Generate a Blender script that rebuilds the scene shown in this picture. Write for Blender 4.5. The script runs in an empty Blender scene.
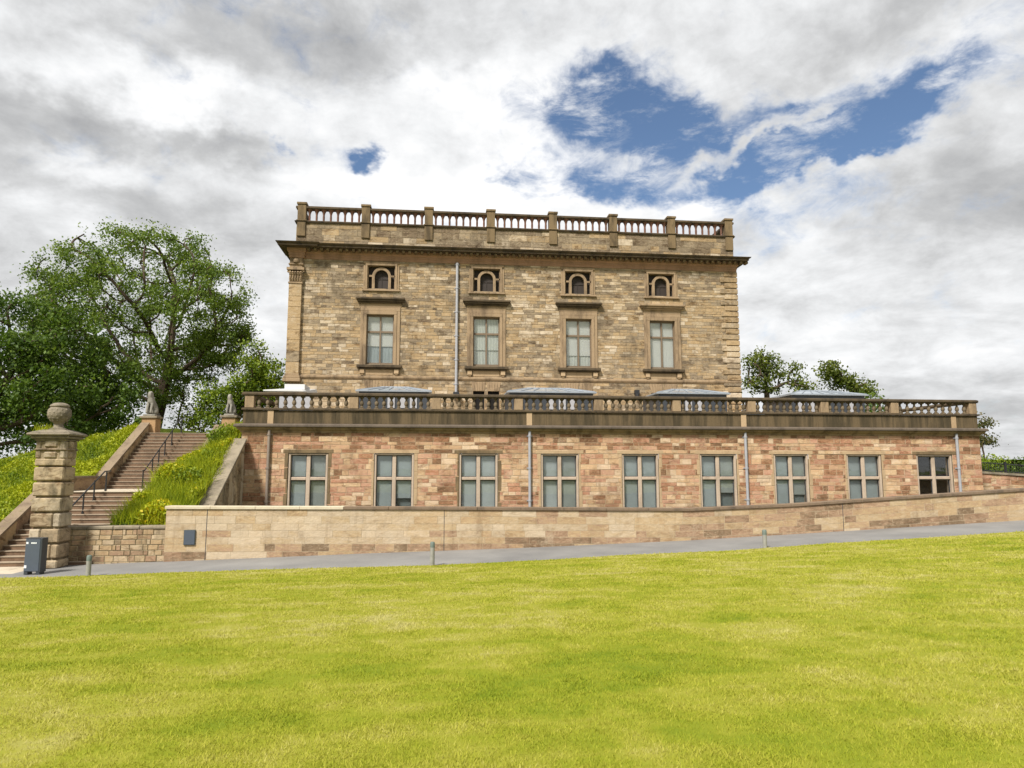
import bpy, bmesh, math, random
import numpy as np
from mathutils import Vector, Matrix, noise as mnoise
from mathutils.kdtree import KDTree
C = bpy.context.scene
COL = C.collection
RAD = math.radians

# ------------------------------------------------------------------ camera
cam = bpy.data.cameras.new('camera'); cam.sensor_width = 36; cam.lens = 36*700/1024
cam.clip_end = 6000; cam.clip_start = 0.05
co = bpy.data.objects.new('camera', cam); COL.objects.link(co)
co.location = (0, 0, 0); co.rotation_euler = (RAD(97), 0, RAD(-6)); C.camera = co
C.render.resolution_x, C.render.resolution_y = 1024, 768

# ------------------------------------------------------------------ light
SUN_EL, SUN_AZ = 49, -143        # azimuth: clockwise from +Y (towards the house); behind and left of the camera
SUN_STR, SKY_STR, EXPO = 2.7, 0.05, 1.3
CLOUD = 0.43
C.view_settings.view_transform = 'Standard'; C.view_settings.look = 'None'
C.view_settings.exposure = EXPO; C.view_settings.gamma = 1
C.view_settings.use_curve_mapping = False
sl = bpy.data.lights.new('sun', 'SUN'); sl.energy = SUN_STR; sl.angle = RAD(10); sl.color = (1, .965, .90)
so = bpy.data.objects.new('sun', sl); COL.objects.link(so)
sd = Vector((math.sin(RAD(SUN_AZ))*math.cos(RAD(SUN_EL)), math.cos(RAD(SUN_AZ))*math.cos(RAD(SUN_EL)), math.sin(RAD(SUN_EL))))
so.rotation_euler = sd.to_track_quat('Z', 'Y').to_euler(); so.location = (-30, -40, 60)
try:
    C.cycles.use_denoising = True; C.cycles.denoiser = 'OPENIMAGEDENOISE'
    C.cycles.max_bounces = 6; C.cycles.diffuse_bounces = 3; C.cycles.transparent_max_bounces = 8
except Exception: pass

class NT:
    """small node-graph helper"""
    def __init__(s, tree): s.t = tree; s.n = tree.nodes; s.l = tree.links
    def add(s, typ, **kw):
        n = s.n.new(typ)
        for k, v in kw.items():
            if k.startswith('i_'):
                key = k[2:]; key = int(key) if key.isdigit() else key.replace('_', ' ')
                s.set(n, key, v)
            else: setattr(n, k, v)
        return n
    def set(s, n, key, v):
        if isinstance(v, bpy.types.NodeSocket): s.l.new(v, n.inputs[key])
        else: n.inputs[key].default_value = v
    def m(s, op, a, b=0.0, c=None, clamp=False):
        n = s.n.new('ShaderNodeMath'); n.operation = op; n.use_clamp = clamp
        s.set(n, 0, a); s.set(n, 1, b)
        if c is not None: s.set(n, 2, c)
        return n.outputs[0]
    def mr(s, v, a, b, c=0.0, d=1.0, smooth=True):
        n = s.n.new('ShaderNodeMapRange'); n.interpolation_type = 'SMOOTHSTEP' if smooth else 'LINEAR'
        s.set(n, 0, v); s.set(n, 1, a); s.set(n, 2, b); s.set(n, 3, c); s.set(n, 4, d)
        return n.outputs[0]
    def noise(s, vec, scale, detail=4, rough=.55, dist=0.0, out='Fac'):
        n = s.n.new('ShaderNodeTexNoise'); s.set(n, 'Vector', vec)
        n.inputs['Scale'].default_value = scale; n.inputs['Detail'].default_value = detail
        n.inputs['Roughness'].default_value = rough; n.inputs['Distortion'].default_value = dist
        return n.outputs[out]
    def mix(s, f, a, b, mode='MIX'):
        n = s.n.new('ShaderNodeMix'); n.data_type = 'RGBA'; n.blend_type = mode
        for idx, v in ((0, f), (6, a), (7, b)):
            if isinstance(v, bpy.types.NodeSocket): s.l.new(v, n.inputs[idx])
            else: n.inputs[idx].default_value = (tuple(v)+(1,))[:4] if idx else v
        return n.outputs[2]
    def ramp(s, f, stops, interp='LINEAR'):
        n = s.n.new('ShaderNodeValToRGB'); n.color_ramp.interpolation = interp
        e = n.color_ramp.elements
        while len(e) < len(stops): e.new(.5)
        for el, (p, c) in zip(e, stops):
            el.position = p; el.color = (tuple(c)+(1,))[:4] if not isinstance(c, (int, float)) else (c, c, c, 1)
        s.l.new(f, n.inputs[0]); return n.outputs[0]

# ------------------------------------------------------------------ sky with clouds
def dir_of(px, py):
    """direction (azimuth, elevation in radians) of a spot of the sky"""
    f = 700; Y, P = RAD(6), RAD(7)
    F = Vector((math.sin(Y)*math.cos(P), math.cos(Y)*math.cos(P), math.sin(P)))
    R = Vector((math.cos(Y), -math.sin(Y), 0)); U = R.cross(F)
    d = (F + R*((px-512)/f) + U*((384-py)/f)).normalized()
    return math.atan2(d.x, d.y), math.asin(d.z)
w = bpy.data.worlds.new('World'); C.world = w; w.use_nodes = True
W = NT(w.node_tree); W.n.clear()
sky = W.add('ShaderNodeTexSky', sky_type='NISHITA', sun_disc=False, sun_elevation=RAD(SUN_EL), sun_rotation=RAD(SUN_AZ))
sky.ozone_density = 3.2; sky.dust_density = .3
tc = W.add('ShaderNodeTexCoord'); sp = W.add('ShaderNodeSeparateXYZ'); W.l.new(tc.outputs['Generated'], sp.inputs[0])
X, Yy, Z = sp.outputs
az = W.m('ARCTAN2', X, Yy); el = W.m('ARCSINE', Z)
# flattened cloud layer coordinates (clouds squeeze towards the horizon)
zz = W.m('ADD', W.m('MAXIMUM', Z, 0.0), .22)
cb = W.add('ShaderNodeCombineXYZ'); W.l.new(W.m('DIVIDE', X, zz), cb.inputs[0]); W.l.new(W.m('DIVIDE', Yy, zz), cb.inputs[1])
cb.inputs[2].default_value = 3.7
P3 = cb.outputs[0]
wv = W.add('ShaderNodeCombineXYZ'); W.l.new(az, wv.inputs[0]); W.l.new(W.m('MULTIPLY', el, 1.5), wv.inputs[1]); wv.inputs[2].default_value = 1.3
warp = W.add('ShaderNodeSeparateXYZ')
W.l.new(W.noise(wv.outputs[0], 7, 5, .6, out='Color'), warp.inputs[0])
azw = W.m('ADD', az, W.m('MULTIPLY', W.m('SUBTRACT', warp.outputs[0], .5), .20))
elw = W.m('ADD', el, W.m('MULTIPLY', W.m('SUBTRACT', warp.outputs[1], .5), .16))
def blob(px, py, rx, ry, amp, rot=0.0):
    a, e = dir_of(px, py); k = 1/700
    u = W.m('SUBTRACT', azw, a); v = W.m('SUBTRACT', elw, e)
    c, s_ = math.cos(RAD(rot)), math.sin(RAD(rot))
    u2 = W.m('ADD', W.m('MULTIPLY', u, c), W.m('MULTIPLY', v, s_))
    v2 = W.m('SUBTRACT', W.m('MULTIPLY', v, c), W.m('MULTIPLY', u, s_))
    q = W.m('ADD', W.m('POWER', W.m('ABSOLUTE', W.m('DIVIDE', u2, rx*k)), 2.0), W.m('POWER', W.m('ABSOLUTE', W.m('DIVIDE', v2, ry*k)), 2.0))
    return W.m('MULTIPLY', W.m('EXPONENT', W.m('MULTIPLY', q, -1.0)), amp)
def total(bl):
    o = None
    for b in bl:
        x = blob(*b); o = x if o is None else W.m('ADD', o, x)
    return o
holes = total([(690, 140, 140, 42, 1.1, -6), (885, 106, 88, 38, 1.1, 8), (825, 155, 90, 36, .9, 14), (610, 105, 70, 40, .95, 0), (590, 185, 55, 14, .7, 0),
               (368, 147, 17, 10, .85, 0), (285, 122, 14, 9, .6, 0), (735, 245, 40, 14, .35, 10), (490, 178, 30, 10, .5), (700, 190, 60, 16, .4),
               (700, 70, 70, 18, -.35, 10), (805, 122, 55, 11, -.8, 14), (735, 152, 70, 9, -.55, 14), (640, 165, 50, 10, -.4, 5), (840, 180, 70, 12, -.7, 8), (620, 140, 40, 10, -.4)])
n1 = W.noise(wv.outputs[0], 13.0, 10, .66, .5)
n1b = W.noise(P3, 2.6, 8, .6, .2)
nmix = W.m('ADD', W.m('MULTIPLY', n1, .5), W.m('MULTIPLY', n1b, .5))
cov = W.m('SUBTRACT', W.m('ADD', 1.12, W.m('MULTIPLY', W.m('SUBTRACT', nmix, .5), 3.6)), W.m('MULTIPLY', holes, 1.12))
wm = W.add('ShaderNodeMapping'); W.l.new(wv.outputs[0], wm.inputs[0]); wm.inputs['Rotation'].default_value = (0, 0, RAD(-14)); wm.inputs['Scale'].default_value = (1, 1.7, 1)
wisp = W.mr(W.noise(wm.outputs[0], 9, 10, .66, .2), .47, .72, 0, .85)
alpha = W.m('MAXIMUM', W.mr(cov, .05, 1.0), wisp)
bright = total([(180, 100, 70, 24, .30), (440, 95, 130, 50, .20), (420, 195, 170, 38, .26), (700, 200, 90, 26, .22), (560, 60, 120, 34, .08), (110, 65, 60, 20, .08), (20, 60, 40, 14, .12),
                (100, 165, 50, 16, .20), (270, 310, 50, 40, .12), (980, 60, 25, 60, .10), (860, 330, 200, 46, .10), (800, 250, 80, 20, .12, 20), (530, 150, 60, 60, .16),
                (60, 130, 130, 36, -.24, 8), (230, 132, 52, 20, -.20), (320, 30, 150, 30, -.22), (420, 62, 60, 16, -.10), (120, 205, 150, 20, -.12), (130, 30, 120, 16, -.08),
                (960, 215, 90, 34, -.16), (1000, 110, 60, 40, -.13), (900, 15, 120, 24, -.10), (990, 390, 70, 24, -.07), (30, 240, 80, 30, .02)])
n2 = W.noise(P3, 3.4, 9, .62, .35)
n3 = W.noise(wv.outputs[0], 16, 6, .6, .2)
bval = W.m('ADD', W.m('ADD', .74, bright), W.m('ADD', W.m('MULTIPLY', W.m('SUBTRACT', n2, .5), .62), W.m('MULTIPLY', W.m('SUBTRACT', n3, .5), .36)))
# thin edges of a cloud stay pale
bval = W.m('ADD', bval, W.mr(cov, .95, .35, 0, .10))
ccol = W.ramp(bval, [(0, (.24, .245, .255)), (.40, (.36, .365, .375)), (.62, (.56, .565, .57)), (.84, (.86, .87, .88)), (1, (1.04, 1.04, 1.04))])
b1 = W.add('ShaderNodeBackground'); W.l.new(sky.outputs[0], b1.inputs[0]); b1.inputs[1].default_value = SKY_STR
b2 = W.add('ShaderNodeBackground'); W.l.new(ccol, b2.inputs[0]); b2.inputs[1].default_value = CLOUD
ms = W.add('ShaderNodeMixShader'); W.l.new(alpha, ms.inputs[0]); W.l.new(b1.outputs[0], ms.inputs[1]); W.l.new(b2.outputs[0], ms.inputs[2])
wo = W.add('ShaderNodeOutputWorld'); W.l.new(ms.outputs[0], wo.inputs[0])

# ------------------------------------------------------------------ mesh and object helpers
ORG = {}
def tag(o, label=None, cat=None, group=None, kind=None):
    if label: o['label'] = label
    if cat: o['category'] = cat
    if group: o['group'] = group
    if kind: o['kind'] = kind
    return o
def thing(name, loc, label, cat, group=None, rz=0):
    o = bpy.data.objects.new(name, None); COL.objects.link(o); o.location = loc; o.rotation_euler = (0, 0, rz)
    o.empty_display_size = .3
    ORG[o.name] = Vector(loc); return tag(o, label, cat, group)
class MB:
    def __init__(s): s.v = []; s.f = []; s.t = []
    def face(s, pts, t=(.5, .5, .5)):
        n = len(s.v); s.v.extend(tuple(p) for p in pts); s.f.append(tuple(range(n, n+len(pts)))); s.t.append(t)
    def box(s, x0, x1, y0, y1, z0, z1, t=(.5, .5, .5), b=0.0):
        n = len(s.v)
        s.v += [(x0, y0, z0), (x1, y0, z0), (x1, y1, z0), (x0, y1, z0), (x0, y0, z1), (x1, y0, z1), (x1, y1, z1), (x0, y1, z1)]
        for q in ((0, 3, 2, 1), (4, 5, 6, 7), (0, 1, 5, 4), (1, 2, 6, 5), (2, 3, 7, 6), (3, 0, 4, 7)):
            s.f.append(tuple(n+i for i in q)); s.t.append(t)
    def hexa(s, bot, top, t=(.5, .5, .5)):
        n = len(s.v); s.v += [tuple(p) for p in bot] + [tuple(p) for p in top]
        for q in ((0, 3, 2, 1), (4, 5, 6, 7), (0, 1, 5, 4), (1, 2, 6, 5), (2, 3, 7, 6), (3, 0, 4, 7)):
            s.f.append(tuple(n+i for i in q)); s.t.append(t)
    def lathe(s, cx, cy, prof, seg=12, t=(.5, .5, .5), sq=False):
        n = len(s.v)
        for r, z in prof:
            for k in range(seg):
                a = 2*math.pi*(k+.5)/seg; s.v.append((cx+r*math.cos(a), cy+r*math.sin(a), z))
        for i in range(len(prof)-1):
            for k in range(seg):
                k2 = (k+1) % seg
                s.f.append((n+i*seg+k, n+i*seg+k2, n+(i+1)*seg+k2, n+(i+1)*seg+k)); s.t.append(t)
        s.f.append(tuple(n+k for k in reversed(range(seg)))); s.t.append(t)
        s.f.append(tuple(n+(len(prof)-1)*seg+k for k in range(seg))); s.t.append(t)
    def tube(s, pts, rad, seg=6, t=(.5, .5, .5), cap=True):
        n = len(s.v); pts = [Vector(p) for p in pts]
        if not isinstance(rad, (list, tuple)): rad = [rad]*len(pts)
        for i, p in enumerate(pts):
            d = (pts[min(i+1, len(pts)-1)] - pts[max(i-1, 0)]).normalized()
            a = Vector((0, 0, 1)) if abs(d.z) < .9 else Vector((1, 0, 0))
            u = d.cross(a).normalized(); v = d.cross(u)
            for k in range(seg):
                g = 2*math.pi*k/seg; s.v.append(tuple(p + (u*math.cos(g)+v*math.sin(g))*rad[i]))
        for i in range(len(pts)-1):
            for k in range(seg):
                k2 = (k+1) % seg
                s.f.append((n+i*seg+k, n+i*seg+k2, n+(i+1)*seg+k2, n+(i+1)*seg+k)); s.t.append(t)
        if cap:
            s.f.append(tuple(n+k for k in range(seg))); s.t.append(t)
            s.f.append(tuple(n+(len(pts)-1)*seg+k for k in reversed(range(seg)))); s.t.append(t)
    def prism(s, poly, y0, y1, t=(.5, .5, .5)):
        """polygon in XZ extruded along Y"""
        n = len(s.v); k = len(poly)
        s.v += [(x, y0, z) for x, z in poly] + [(x, y1, z) for x, z in poly]
        s.f.append(tuple(range(n, n+k))); s.t.append(t)
        s.f.append(tuple(n+k+i for i in reversed(range(k)))); s.t.append(t)
        for i in range(k):
            j = (i+1) % k; s.f.append((n+j, n+i, n+k+i, n+k+j)); s.t.append(t)
    def ring(s, prof, x0, x1, y0, y1, t=(.5, .5, .5), tf=None):
        """moulding profile [(out, z)] swept round a rectangle with mitred corners"""
        n = len(s.v)
        for o, z in prof:
            s.v += [(x0-o, y0-o, z), (x1+o, y0-o, z), (x1+o, y1+o, z), (x0-o, y1+o, z)]
        for i in range(len(prof)-1):
            for k in range(4):
                k2 = (k+1) % 4
                s.f.append((n+i*4+k, n+i*4+k2, n+(i+1)*4+k2, n+(i+1)*4+k)); s.t.append(t if tf is None else tf(i))
    def build(s, name, mat, parent=None, smooth=False, off=None, bevel=0):
        o_ = Vector((0, 0, 0))
        if parent is not None:
            o_ = ORG[parent.name]
        if off is not None: o_ = Vector(off)
        me = bpy.data.meshes.new(name)
        me.from_pydata([(a-o_.x, b-o_.y, c-o_.z) for a, b, c in s.v], [], s.f)
        at = me.attributes.new('tint', 'FLOAT_COLOR', 'FACE')
        arr = np.ones((len(s.f), 4), np.float32); arr[:, :3] = np.array(s.t, np.float32)[:, :3]
        at.data.foreach_set('color', arr.ravel())
        me.materials.append(mat)
        bm = bmesh.new(); bm.from_mesh(me); bmesh.ops.recalc_face_normals(bm, faces=bm.faces); bm.to_mesh(me); bm.free()
        if smooth:
            me.polygons.foreach_set('use_smooth', [True]*len(me.polygons))
            try: me.set_sharp_from_angle(angle=RAD(40))
            except Exception: pass
        ob = bpy.data.objects.new(name, me); COL.objects.link(ob)
        if parent is not None: ob.parent = parent
        ORG[ob.name] = o_
        if bevel:
            md = ob.modifiers.new('edge', 'BEVEL'); md.width = bevel; md.segments = 1; md.limit_method = 'ANGLE'
        return ob
def copy_at(src, name_parent, loc):
    c = src.copy(); COL.objects.link(c); c.parent = name_parent; c.location = loc; ORG[c.name] = ORG[src.name]
    return c
def fastmesh(name, verts, nper, mat, col=None, parent=None, off=None, smooth=False):
    """polygons that share no vertices; verts (N*nper,3); col (N,3) per polygon"""
    V = np.asarray(verts, np.float32).reshape(-1, 3); n = len(V)//nper
    o_ = ORG[parent.name] if parent is not None else Vector((0, 0, 0))
    V = V - np.array(o_, np.float32)
    me = bpy.data.meshes.new(name); me.vertices.add(len(V)); me.vertices.foreach_set('co', V.ravel())
    me.loops.add(len(V)); me.loops.foreach_set('vertex_index', np.arange(len(V), dtype=np.int32))
    me.polygons.add(n); me.polygons.foreach_set('loop_start', np.arange(n, dtype=np.int32)*nper)
    me.update(calc_edges=True)
    if col is not None:
        at = me.attributes.new('tint', 'FLOAT_COLOR', 'FACE')
        a = np.ones((n, 4), np.float32); a[:, :3] = col; at.data.foreach_set('color', a.ravel())
    me.materials.append(mat); me.validate()
    ob = bpy.data.objects.new(name, me); COL.objects.link(ob)
    if parent is not None: ob.parent = parent
    ORG[ob.name] = o_
    return ob

# ------------------------------------------------------------------ materials
def mat(name):
    m = bpy.data.materials.new(name); m.use_nodes = True
    t = NT(m.node_tree); b = t.n['Principled BSDF']; return m, t, b
def pos(t):
    return t.add('ShaderNodeNewGeometry').outputs['Position']
def tint(t):
    a = t.add('ShaderNodeAttribute', attribute_name='tint'); s = t.add('ShaderNodeSeparateColor'); t.l.new(a.outputs['Color'], s.inputs[0])
    return s.outputs
def bump(t, b, h, strength=.4, dist=.03):
    n = t.add('ShaderNodeBump'); n.inputs['Strength'].default_value = strength; n.inputs['Distance'].default_value = dist
    t.l.new(h, n.inputs['Height']); t.l.new(n.outputs[0], b.inputs['Normal'])
def masonry(name, palette, mortar, stain=(.09, .07, .045), stain_amt=.55, soot_scale=.7, rough=.9, lo=.52, hi=.72):
    m, t, b = mat(name); r, g, bl = tint(t)[:3]
    p = pos(t)
    n = len(palette)
    mz = t.add('ShaderNodeMapping'); t.l.new(p, mz.inputs[0]); mz.inputs['Scale'].default_value = (1, 1, 2.6)
    r = t.m('ADD', r, t.m('MULTIPLY', t.m('SUBTRACT', t.noise(mz.outputs[0], 2.6, 7, .75, .5), .5), 1.0))
    base = t.ramp(r, [((i+.5)/n, c) for i, c in enumerate(palette)])
    gray = t.m('ADD', .55, t.m('MULTIPLY', g, .9))
    sc = t.add('ShaderNodeCombineColor'); [t.l.new(gray, sc.inputs[i]) for i in range(3)]
    base = t.mix(1.0, base, sc.outputs[0], 'MULTIPLY')
    mq = t.add('ShaderNodeMapping'); t.l.new(p, mq.inputs[0]); mq.inputs['Scale'].default_value = (1, 1, 2.2)
    f1 = t.noise(mq.outputs[0], 1.9, 7, .7, .6)
    f0 = t.noise(p, .38, 5, .6, .3)
    mean = tuple(sum(c[i] for c in palette)/n for i in range(3))
    base = t.mix(t.mr(f1, .30, .72, .08, .42), base, t.mix(t.mr(f0, .38, .62), tuple(x*1.22 for x in mean), tuple(x*.92 for x in mean)))
    base = t.mix(t.mr(t.noise(mq.outputs[0], 5.5, 5, .7), .5, .75, 0, .45), base, tuple(min(.62, x*1.35) for x in palette[-2]))
    f2 = t.noise(mq.outputs[0], 7, 6, .75)
    base = t.mix(t.mr(f2, .52, .78, 0, .5), base, t.mix(1, base, (.55, .5, .45), 'MULTIPLY'))
    mp = t.add('ShaderNodeMapping'); t.l.new(p, mp.inputs[0]); mp.inputs['Scale'].default_value = (1, 1, .55)
    st = t.noise(mp.outputs[0], soot_scale, 7, .66, .4)
    base = t.mix(t.mr(st, lo, hi, 0, stain_amt), base, stain)
    s2 = t.noise(mq.outputs[0], 1.15, 8, .74, .5)
    base = t.mix(t.mr(s2, .51, .64, 0, min(.85, stain_amt*1.15)), base, t.mix(1, base, (.40, .34, .28), 'MULTIPLY'))
    s3 = t.noise(mp.outputs[0], .9, 7, .7, .3)
    base = t.mix(t.mr(s3, .56, .74, 0, .5), base, tuple(min(.6, x*1.05) for x in palette[-1]))
    mr_ = t.add('ShaderNodeMapping'); t.l.new(p, mr_.inputs[0]); mr_.inputs['Scale'].default_value = (1, 1, .13)
    rain = t.noise(mr_.outputs[0], 2.0, 6, .7, .2)
    base = t.mix(t.mr(rain, .52, .72, 0, .5), base, t.mix(1, base, (.50, .46, .42), 'MULTIPLY'))
    isM = t.m('GREATER_THAN', bl, .9)
    base = t.mix(isM, base, mortar)
    t.l.new(base, b.inputs['Base Color']); b.inputs['Roughness'].default_value = rough
    b.inputs['Specular IOR Level'].default_value = .2
    bump(t, b, t.m('ADD', t.noise(p, 9, 6, .7), t.m('MULTIPLY', f1, .8)), .6, .04)
    return m
PAL_MAIN = [(.105, .072, .045), (.185, .145, .10), (.265, .205, .135), (.325, .22, .11), (.37, .255, .135), (.42, .325, .21), (.53, .44, .33)]
PAL_TERR = [(.117, .059, .028), (.265, .122, .058), (.382, .180, .111), (.445, .254, .175), (.488, .302, .175), (.509, .355, .201), (.594, .456, .318)]
PAL_LOW = [(.129, .084, .048), (.232, .139, .083), (.327, .210, .135), (.378, .260, .139), (.413, .307, .178), (.447, .349, .231), (.490, .399, .283)]
PAL_PIER = [(.168, .126, .080), (.277, .203, .124), (.336, .259, .164), (.386, .292, .176), (.420, .340, .232), (.454, .381, .288)]
M = {}
M['main'] = masonry('honey_sandstone_masonry', PAL_MAIN, (.26, .21, .14), stain=(.10, .076, .05), stain_amt=.72, soot_scale=.55, lo=.49, hi=.70)
M['terr'] = masonry('pink_sandstone_masonry', PAL_TERR, (.42, .33, .22), stain=(.16, .078, .038), stain_amt=.62, soot_scale=.7, lo=.49, hi=.68)
M['low'] = masonry('smooth_buff_ashlar', PAL_LOW, (.38, .31, .21), stain=(.14, .10, .06), stain_amt=.3, soot_scale=.5, lo=.58, hi=.76)
M['pier'] = masonry('weathered_pier_stone', PAL_PIER, (.13, .105, .07), stain=(.10, .082, .052), stain_amt=.85, soot_scale=1.3, lo=.44, hi=.66)
M['rubble'] = masonry('rough_wall_stone', PAL_PIER[:1]+PAL_LOW[1:6], (.30, .24, .15), stain=(.085, .065, .042), stain_amt=.75, soot_scale=1.1, lo=.46, hi=.68)
def dressed(name, col, dark, amt=.6, scale=1.4, streak=.35, lo=.42, hi=.68, rough=.88, bs=.35):
    m, t, b = mat(name); p = pos(t)
    mp = t.add('ShaderNodeMapping'); t.l.new(p, mp.inputs[0]); mp.inputs['Scale'].default_value = (1, 1, streak)
    n1 = t.noise(mp.outputs[0], scale, 7, .66, .3); n2 = t.noise(p, 14, 5, .7)
    c = t.mix(t.mr(n1, lo, hi, 0, amt), col, dark)
    c = t.mix(t.mr(n2, .45, .8, 0, .5), c, t.mix(1, c, (.55, .52, .48), 'MULTIPLY'))
    t.l.new(c, b.inputs['Base Color']); b.inputs['Roughness'].default_value = rough; b.inputs['Specular IOR Level'].default_value = .2
    bump(t, b, n2, bs, .02); return m
M['trim'] = dressed('dressed_sandstone', (.310, .221, .135), (.108, .077, .050), .8)
M['trim_pale'] = dressed('pale_dressed_sandstone', (.423, .305, .184), (.243, .159, .090), .5)
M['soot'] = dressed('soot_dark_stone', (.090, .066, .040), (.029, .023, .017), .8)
M['cornice'] = dressed('weathered_cornice_stone', (.187, .132, .072), (.055, .041, .025), .8)
M['redstone'] = dressed('dark_red_stone', (.17, .085, .06), (.075, .05, .038), .7)
M['parapet'] = dressed('streaked_parapet_stone', (.128, .092, .051), (.038, .031, .018), .8, 2.2, .10, .36, .62)
M['coping'] = dressed('grey_coping_stone', (.255, .212, .153), (.085, .072, .051), .6)
M['coping_new'] = dressed('new_pale_coping', (.528, .458, .334), (.370, .308, .211), .4)
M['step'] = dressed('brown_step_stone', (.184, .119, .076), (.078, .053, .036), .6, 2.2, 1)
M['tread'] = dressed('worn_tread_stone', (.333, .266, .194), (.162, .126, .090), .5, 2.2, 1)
M['landing'] = dressed('pale_paving_stone', (.50, .43, .33), (.34, .28, .21), .5, 2.2, 1)
M['statue'] = dressed('weathered_pale_stone', (.277, .256, .218), (.117, .107, .091), .6, 3)
M['finial'] = dressed('lichened_stone', (.22, .185, .135), (.075, .065, .048), .7, 4, 1, bs=.8)
M['ledge'] = dressed('brown_grey_ledge', (.124, .098, .075), (.056, .045, .036), .6)
def plain(name, col, rough=.5, spec=.5, metal=0, var=.25, scale=6):
    m, t, b = mat(name); p = pos(t); n = t.noise(p, scale, 5, .6)
    c = t.mix(t.mr(n, .3, .75, 0, var), col, tuple(x*.5 for x in col))
    t.l.new(c, b.inputs['Base Color']); b.inputs['Roughness'].default_value = rough; b.inputs['Specular IOR Level'].default_value = spec
    b.inputs['Metallic'].default_value = metal; return m
M['iron'] = plain('black_painted_iron', (.02, .02, .022), .45)
M['pipe'] = plain('grey_painted_pipe', (.33, .33, .35), .45)
M['pipe_brown'] = plain('brown_painted_pipe', (.24, .19, .15), .5)
M['wood'] = plain('brown_window_timber', (.17, .12, .075), .55)
M['stone_mull'] = dressed('grey_buff_mullion_stone', (.45, .355, .27), (.26, .20, .15), .5, 2)
M['blind'] = plain('grey_green_roller_blind', (.47, .505, .48), .9, .1, var=.35, scale=1.2)
M['blind_blue'] = plain('grey_blue_roller_blind', (.50, .555, .565), .9, .1, var=.3, scale=1.2)
M['blind_dim'] = plain('dim_grey_blind', (.26, .30, .30), .9, .1, var=.3, scale=1.2)
M['blind_pale'] = plain('pale_grey_blind', (.60, .645, .65), .9, .1, var=.25, scale=1.2)
BLINDS = [M['blind'], M['blind_blue'], M['blind_blue'], M['blind'], M['blind_pale']]
M['dark'] = plain('unlit_room', (.018, .016, .015), .9, .1)
M['darkbrown'] = plain('dark_louvre_timber', (.028, .018, .013), .7)
M['white'] = plain('white_sheet', (.56, .56, .555), .6, var=.12)
M['slate'] = plain('dark_slate_grey_paint', (.066, .08, .105), .42, var=.15)
M['slate_dark'] = plain('darker_grey_edge_paint', (.035, .04, .048), .45)
M['marking'] = plain('white_marking', (.75, .76, .76), .6, var=.1)
M['plate'] = plain('dark_green_grey_plate', (.055, .07, .072), .4)
M['zinc'] = plain('zinc_flashing', (.30, .33, .37), .4, .5, .3)
M['bollard'] = plain('grey_weathered_bollard', (.27, .26, .235), .7, var=.5)
M['bollard_top'] = plain('green_grey_band', (.12, .15, .13), .6)
def glass():
    m, t, b = mat('window_glass'); t.n.remove(b)
    p = pos(t)
    gl = t.add('ShaderNodeBsdfGlossy'); gl.inputs['Roughness'].default_value = .03
    tr = t.add('ShaderNodeBsdfTransparent'); tr.inputs[0].default_value = (.95, .96, .955, 1)
    fr = t.add('ShaderNodeFresnel'); fr.inputs['IOR'].default_value = 1.55
    bp = t.add('ShaderNodeBump'); bp.inputs['Strength'].default_value = .03; bp.inputs['Distance'].default_value = .1
    t.l.new(t.noise(p, 1.3, 2), bp.inputs['Height']); t.l.new(bp.outputs[0], gl.inputs['Normal'])
    f = t.m('ADD', t.m('MULTIPLY', fr.outputs[0], .6), .02)
    mx = t.add('ShaderNodeMixShader'); t.l.new(f, mx.inputs[0]); t.l.new(tr.outputs[0], mx.inputs[1]); t.l.new(gl.outputs[0], mx.inputs[2])
    t.l.new(mx.outputs[0], t.n['Material Output'].inputs[0]); return m
M['glass'] = glass()
def curtain(name, a, b_):
    m, t, b = mat(name); p = pos(t)
    wv_ = t.add('ShaderNodeTexWave', wave_type='BANDS', bands_direction='X'); t.l.new(p, wv_.inputs['Vector'])
    wv_.inputs['Scale'].default_value = 1.5; wv_.inputs['Distortion'].default_value = 5; wv_.inputs['Detail'].default_value = 3
    c = t.mix(t.m('MULTIPLY', wv_.outputs['Fac'], .6), a, b_)
    t.l.new(c, b.inputs['Base Color']); b.inputs['Roughness'].default_value = .9; return m
M['curtain'] = curtain('pale_net_curtain', (.74, .75, .69), (.52, .54, .49))
M['shade'] = plain('pale_roller_shade', (.78, .77, .73), .9, .1, var=.15, scale=2)
def foliage(name, cols, trans=.35, rough=.55):
    m, t, b = mat(name); r, g, bl = tint(t)[:3]
    n = len(cols); c = t.ramp(r, [(i/(n-1), k) for i, k in enumerate(cols)])
    t.n.remove(b)
    d = t.add('ShaderNodeBsdfPrincipled'); t.l.new(c, d.inputs['Base Color']); d.inputs['Roughness'].default_value = rough; d.inputs['Specular IOR Level'].default_value = .25
    tr = t.add('ShaderNodeBsdfTranslucent'); t.l.new(t.mix(1, c, (1.0, 1.1, .5), 'MULTIPLY'), tr.inputs[0])
    mx = t.add('ShaderNodeMixShader'); mx.inputs[0].default_value = trans
    t.l.new(d.outputs[0], mx.inputs[1]); t.l.new(tr.outputs[0], mx.inputs[2]); t.l.new(mx.outputs[0], t.n['Material Output'].inputs[0]); return m
M['leaf_big'] = foliage('ash_leaf', [(.055, .095, .016), (.105, .165, .022), (.17, .23, .028), (.24, .29, .04)])
M['leaf_dark'] = foliage('dark_leaf', [(.027, .055, .011), (.058, .105, .014), (.105, .164, .019), (.164, .215, .027)])
M['leaf_olive'] = foliage('olive_leaf', [(.045, .065, .012), (.09, .12, .018), (.155, .18, .026), (.23, .24, .04)])
M['leaf_bright'] = foliage('bright_bank_leaf', [(.08, .13, .010), (.18, .24, .012), (.29, .33, .012), (.39, .40, .018), (.55, .40, .008)], .3)
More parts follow.
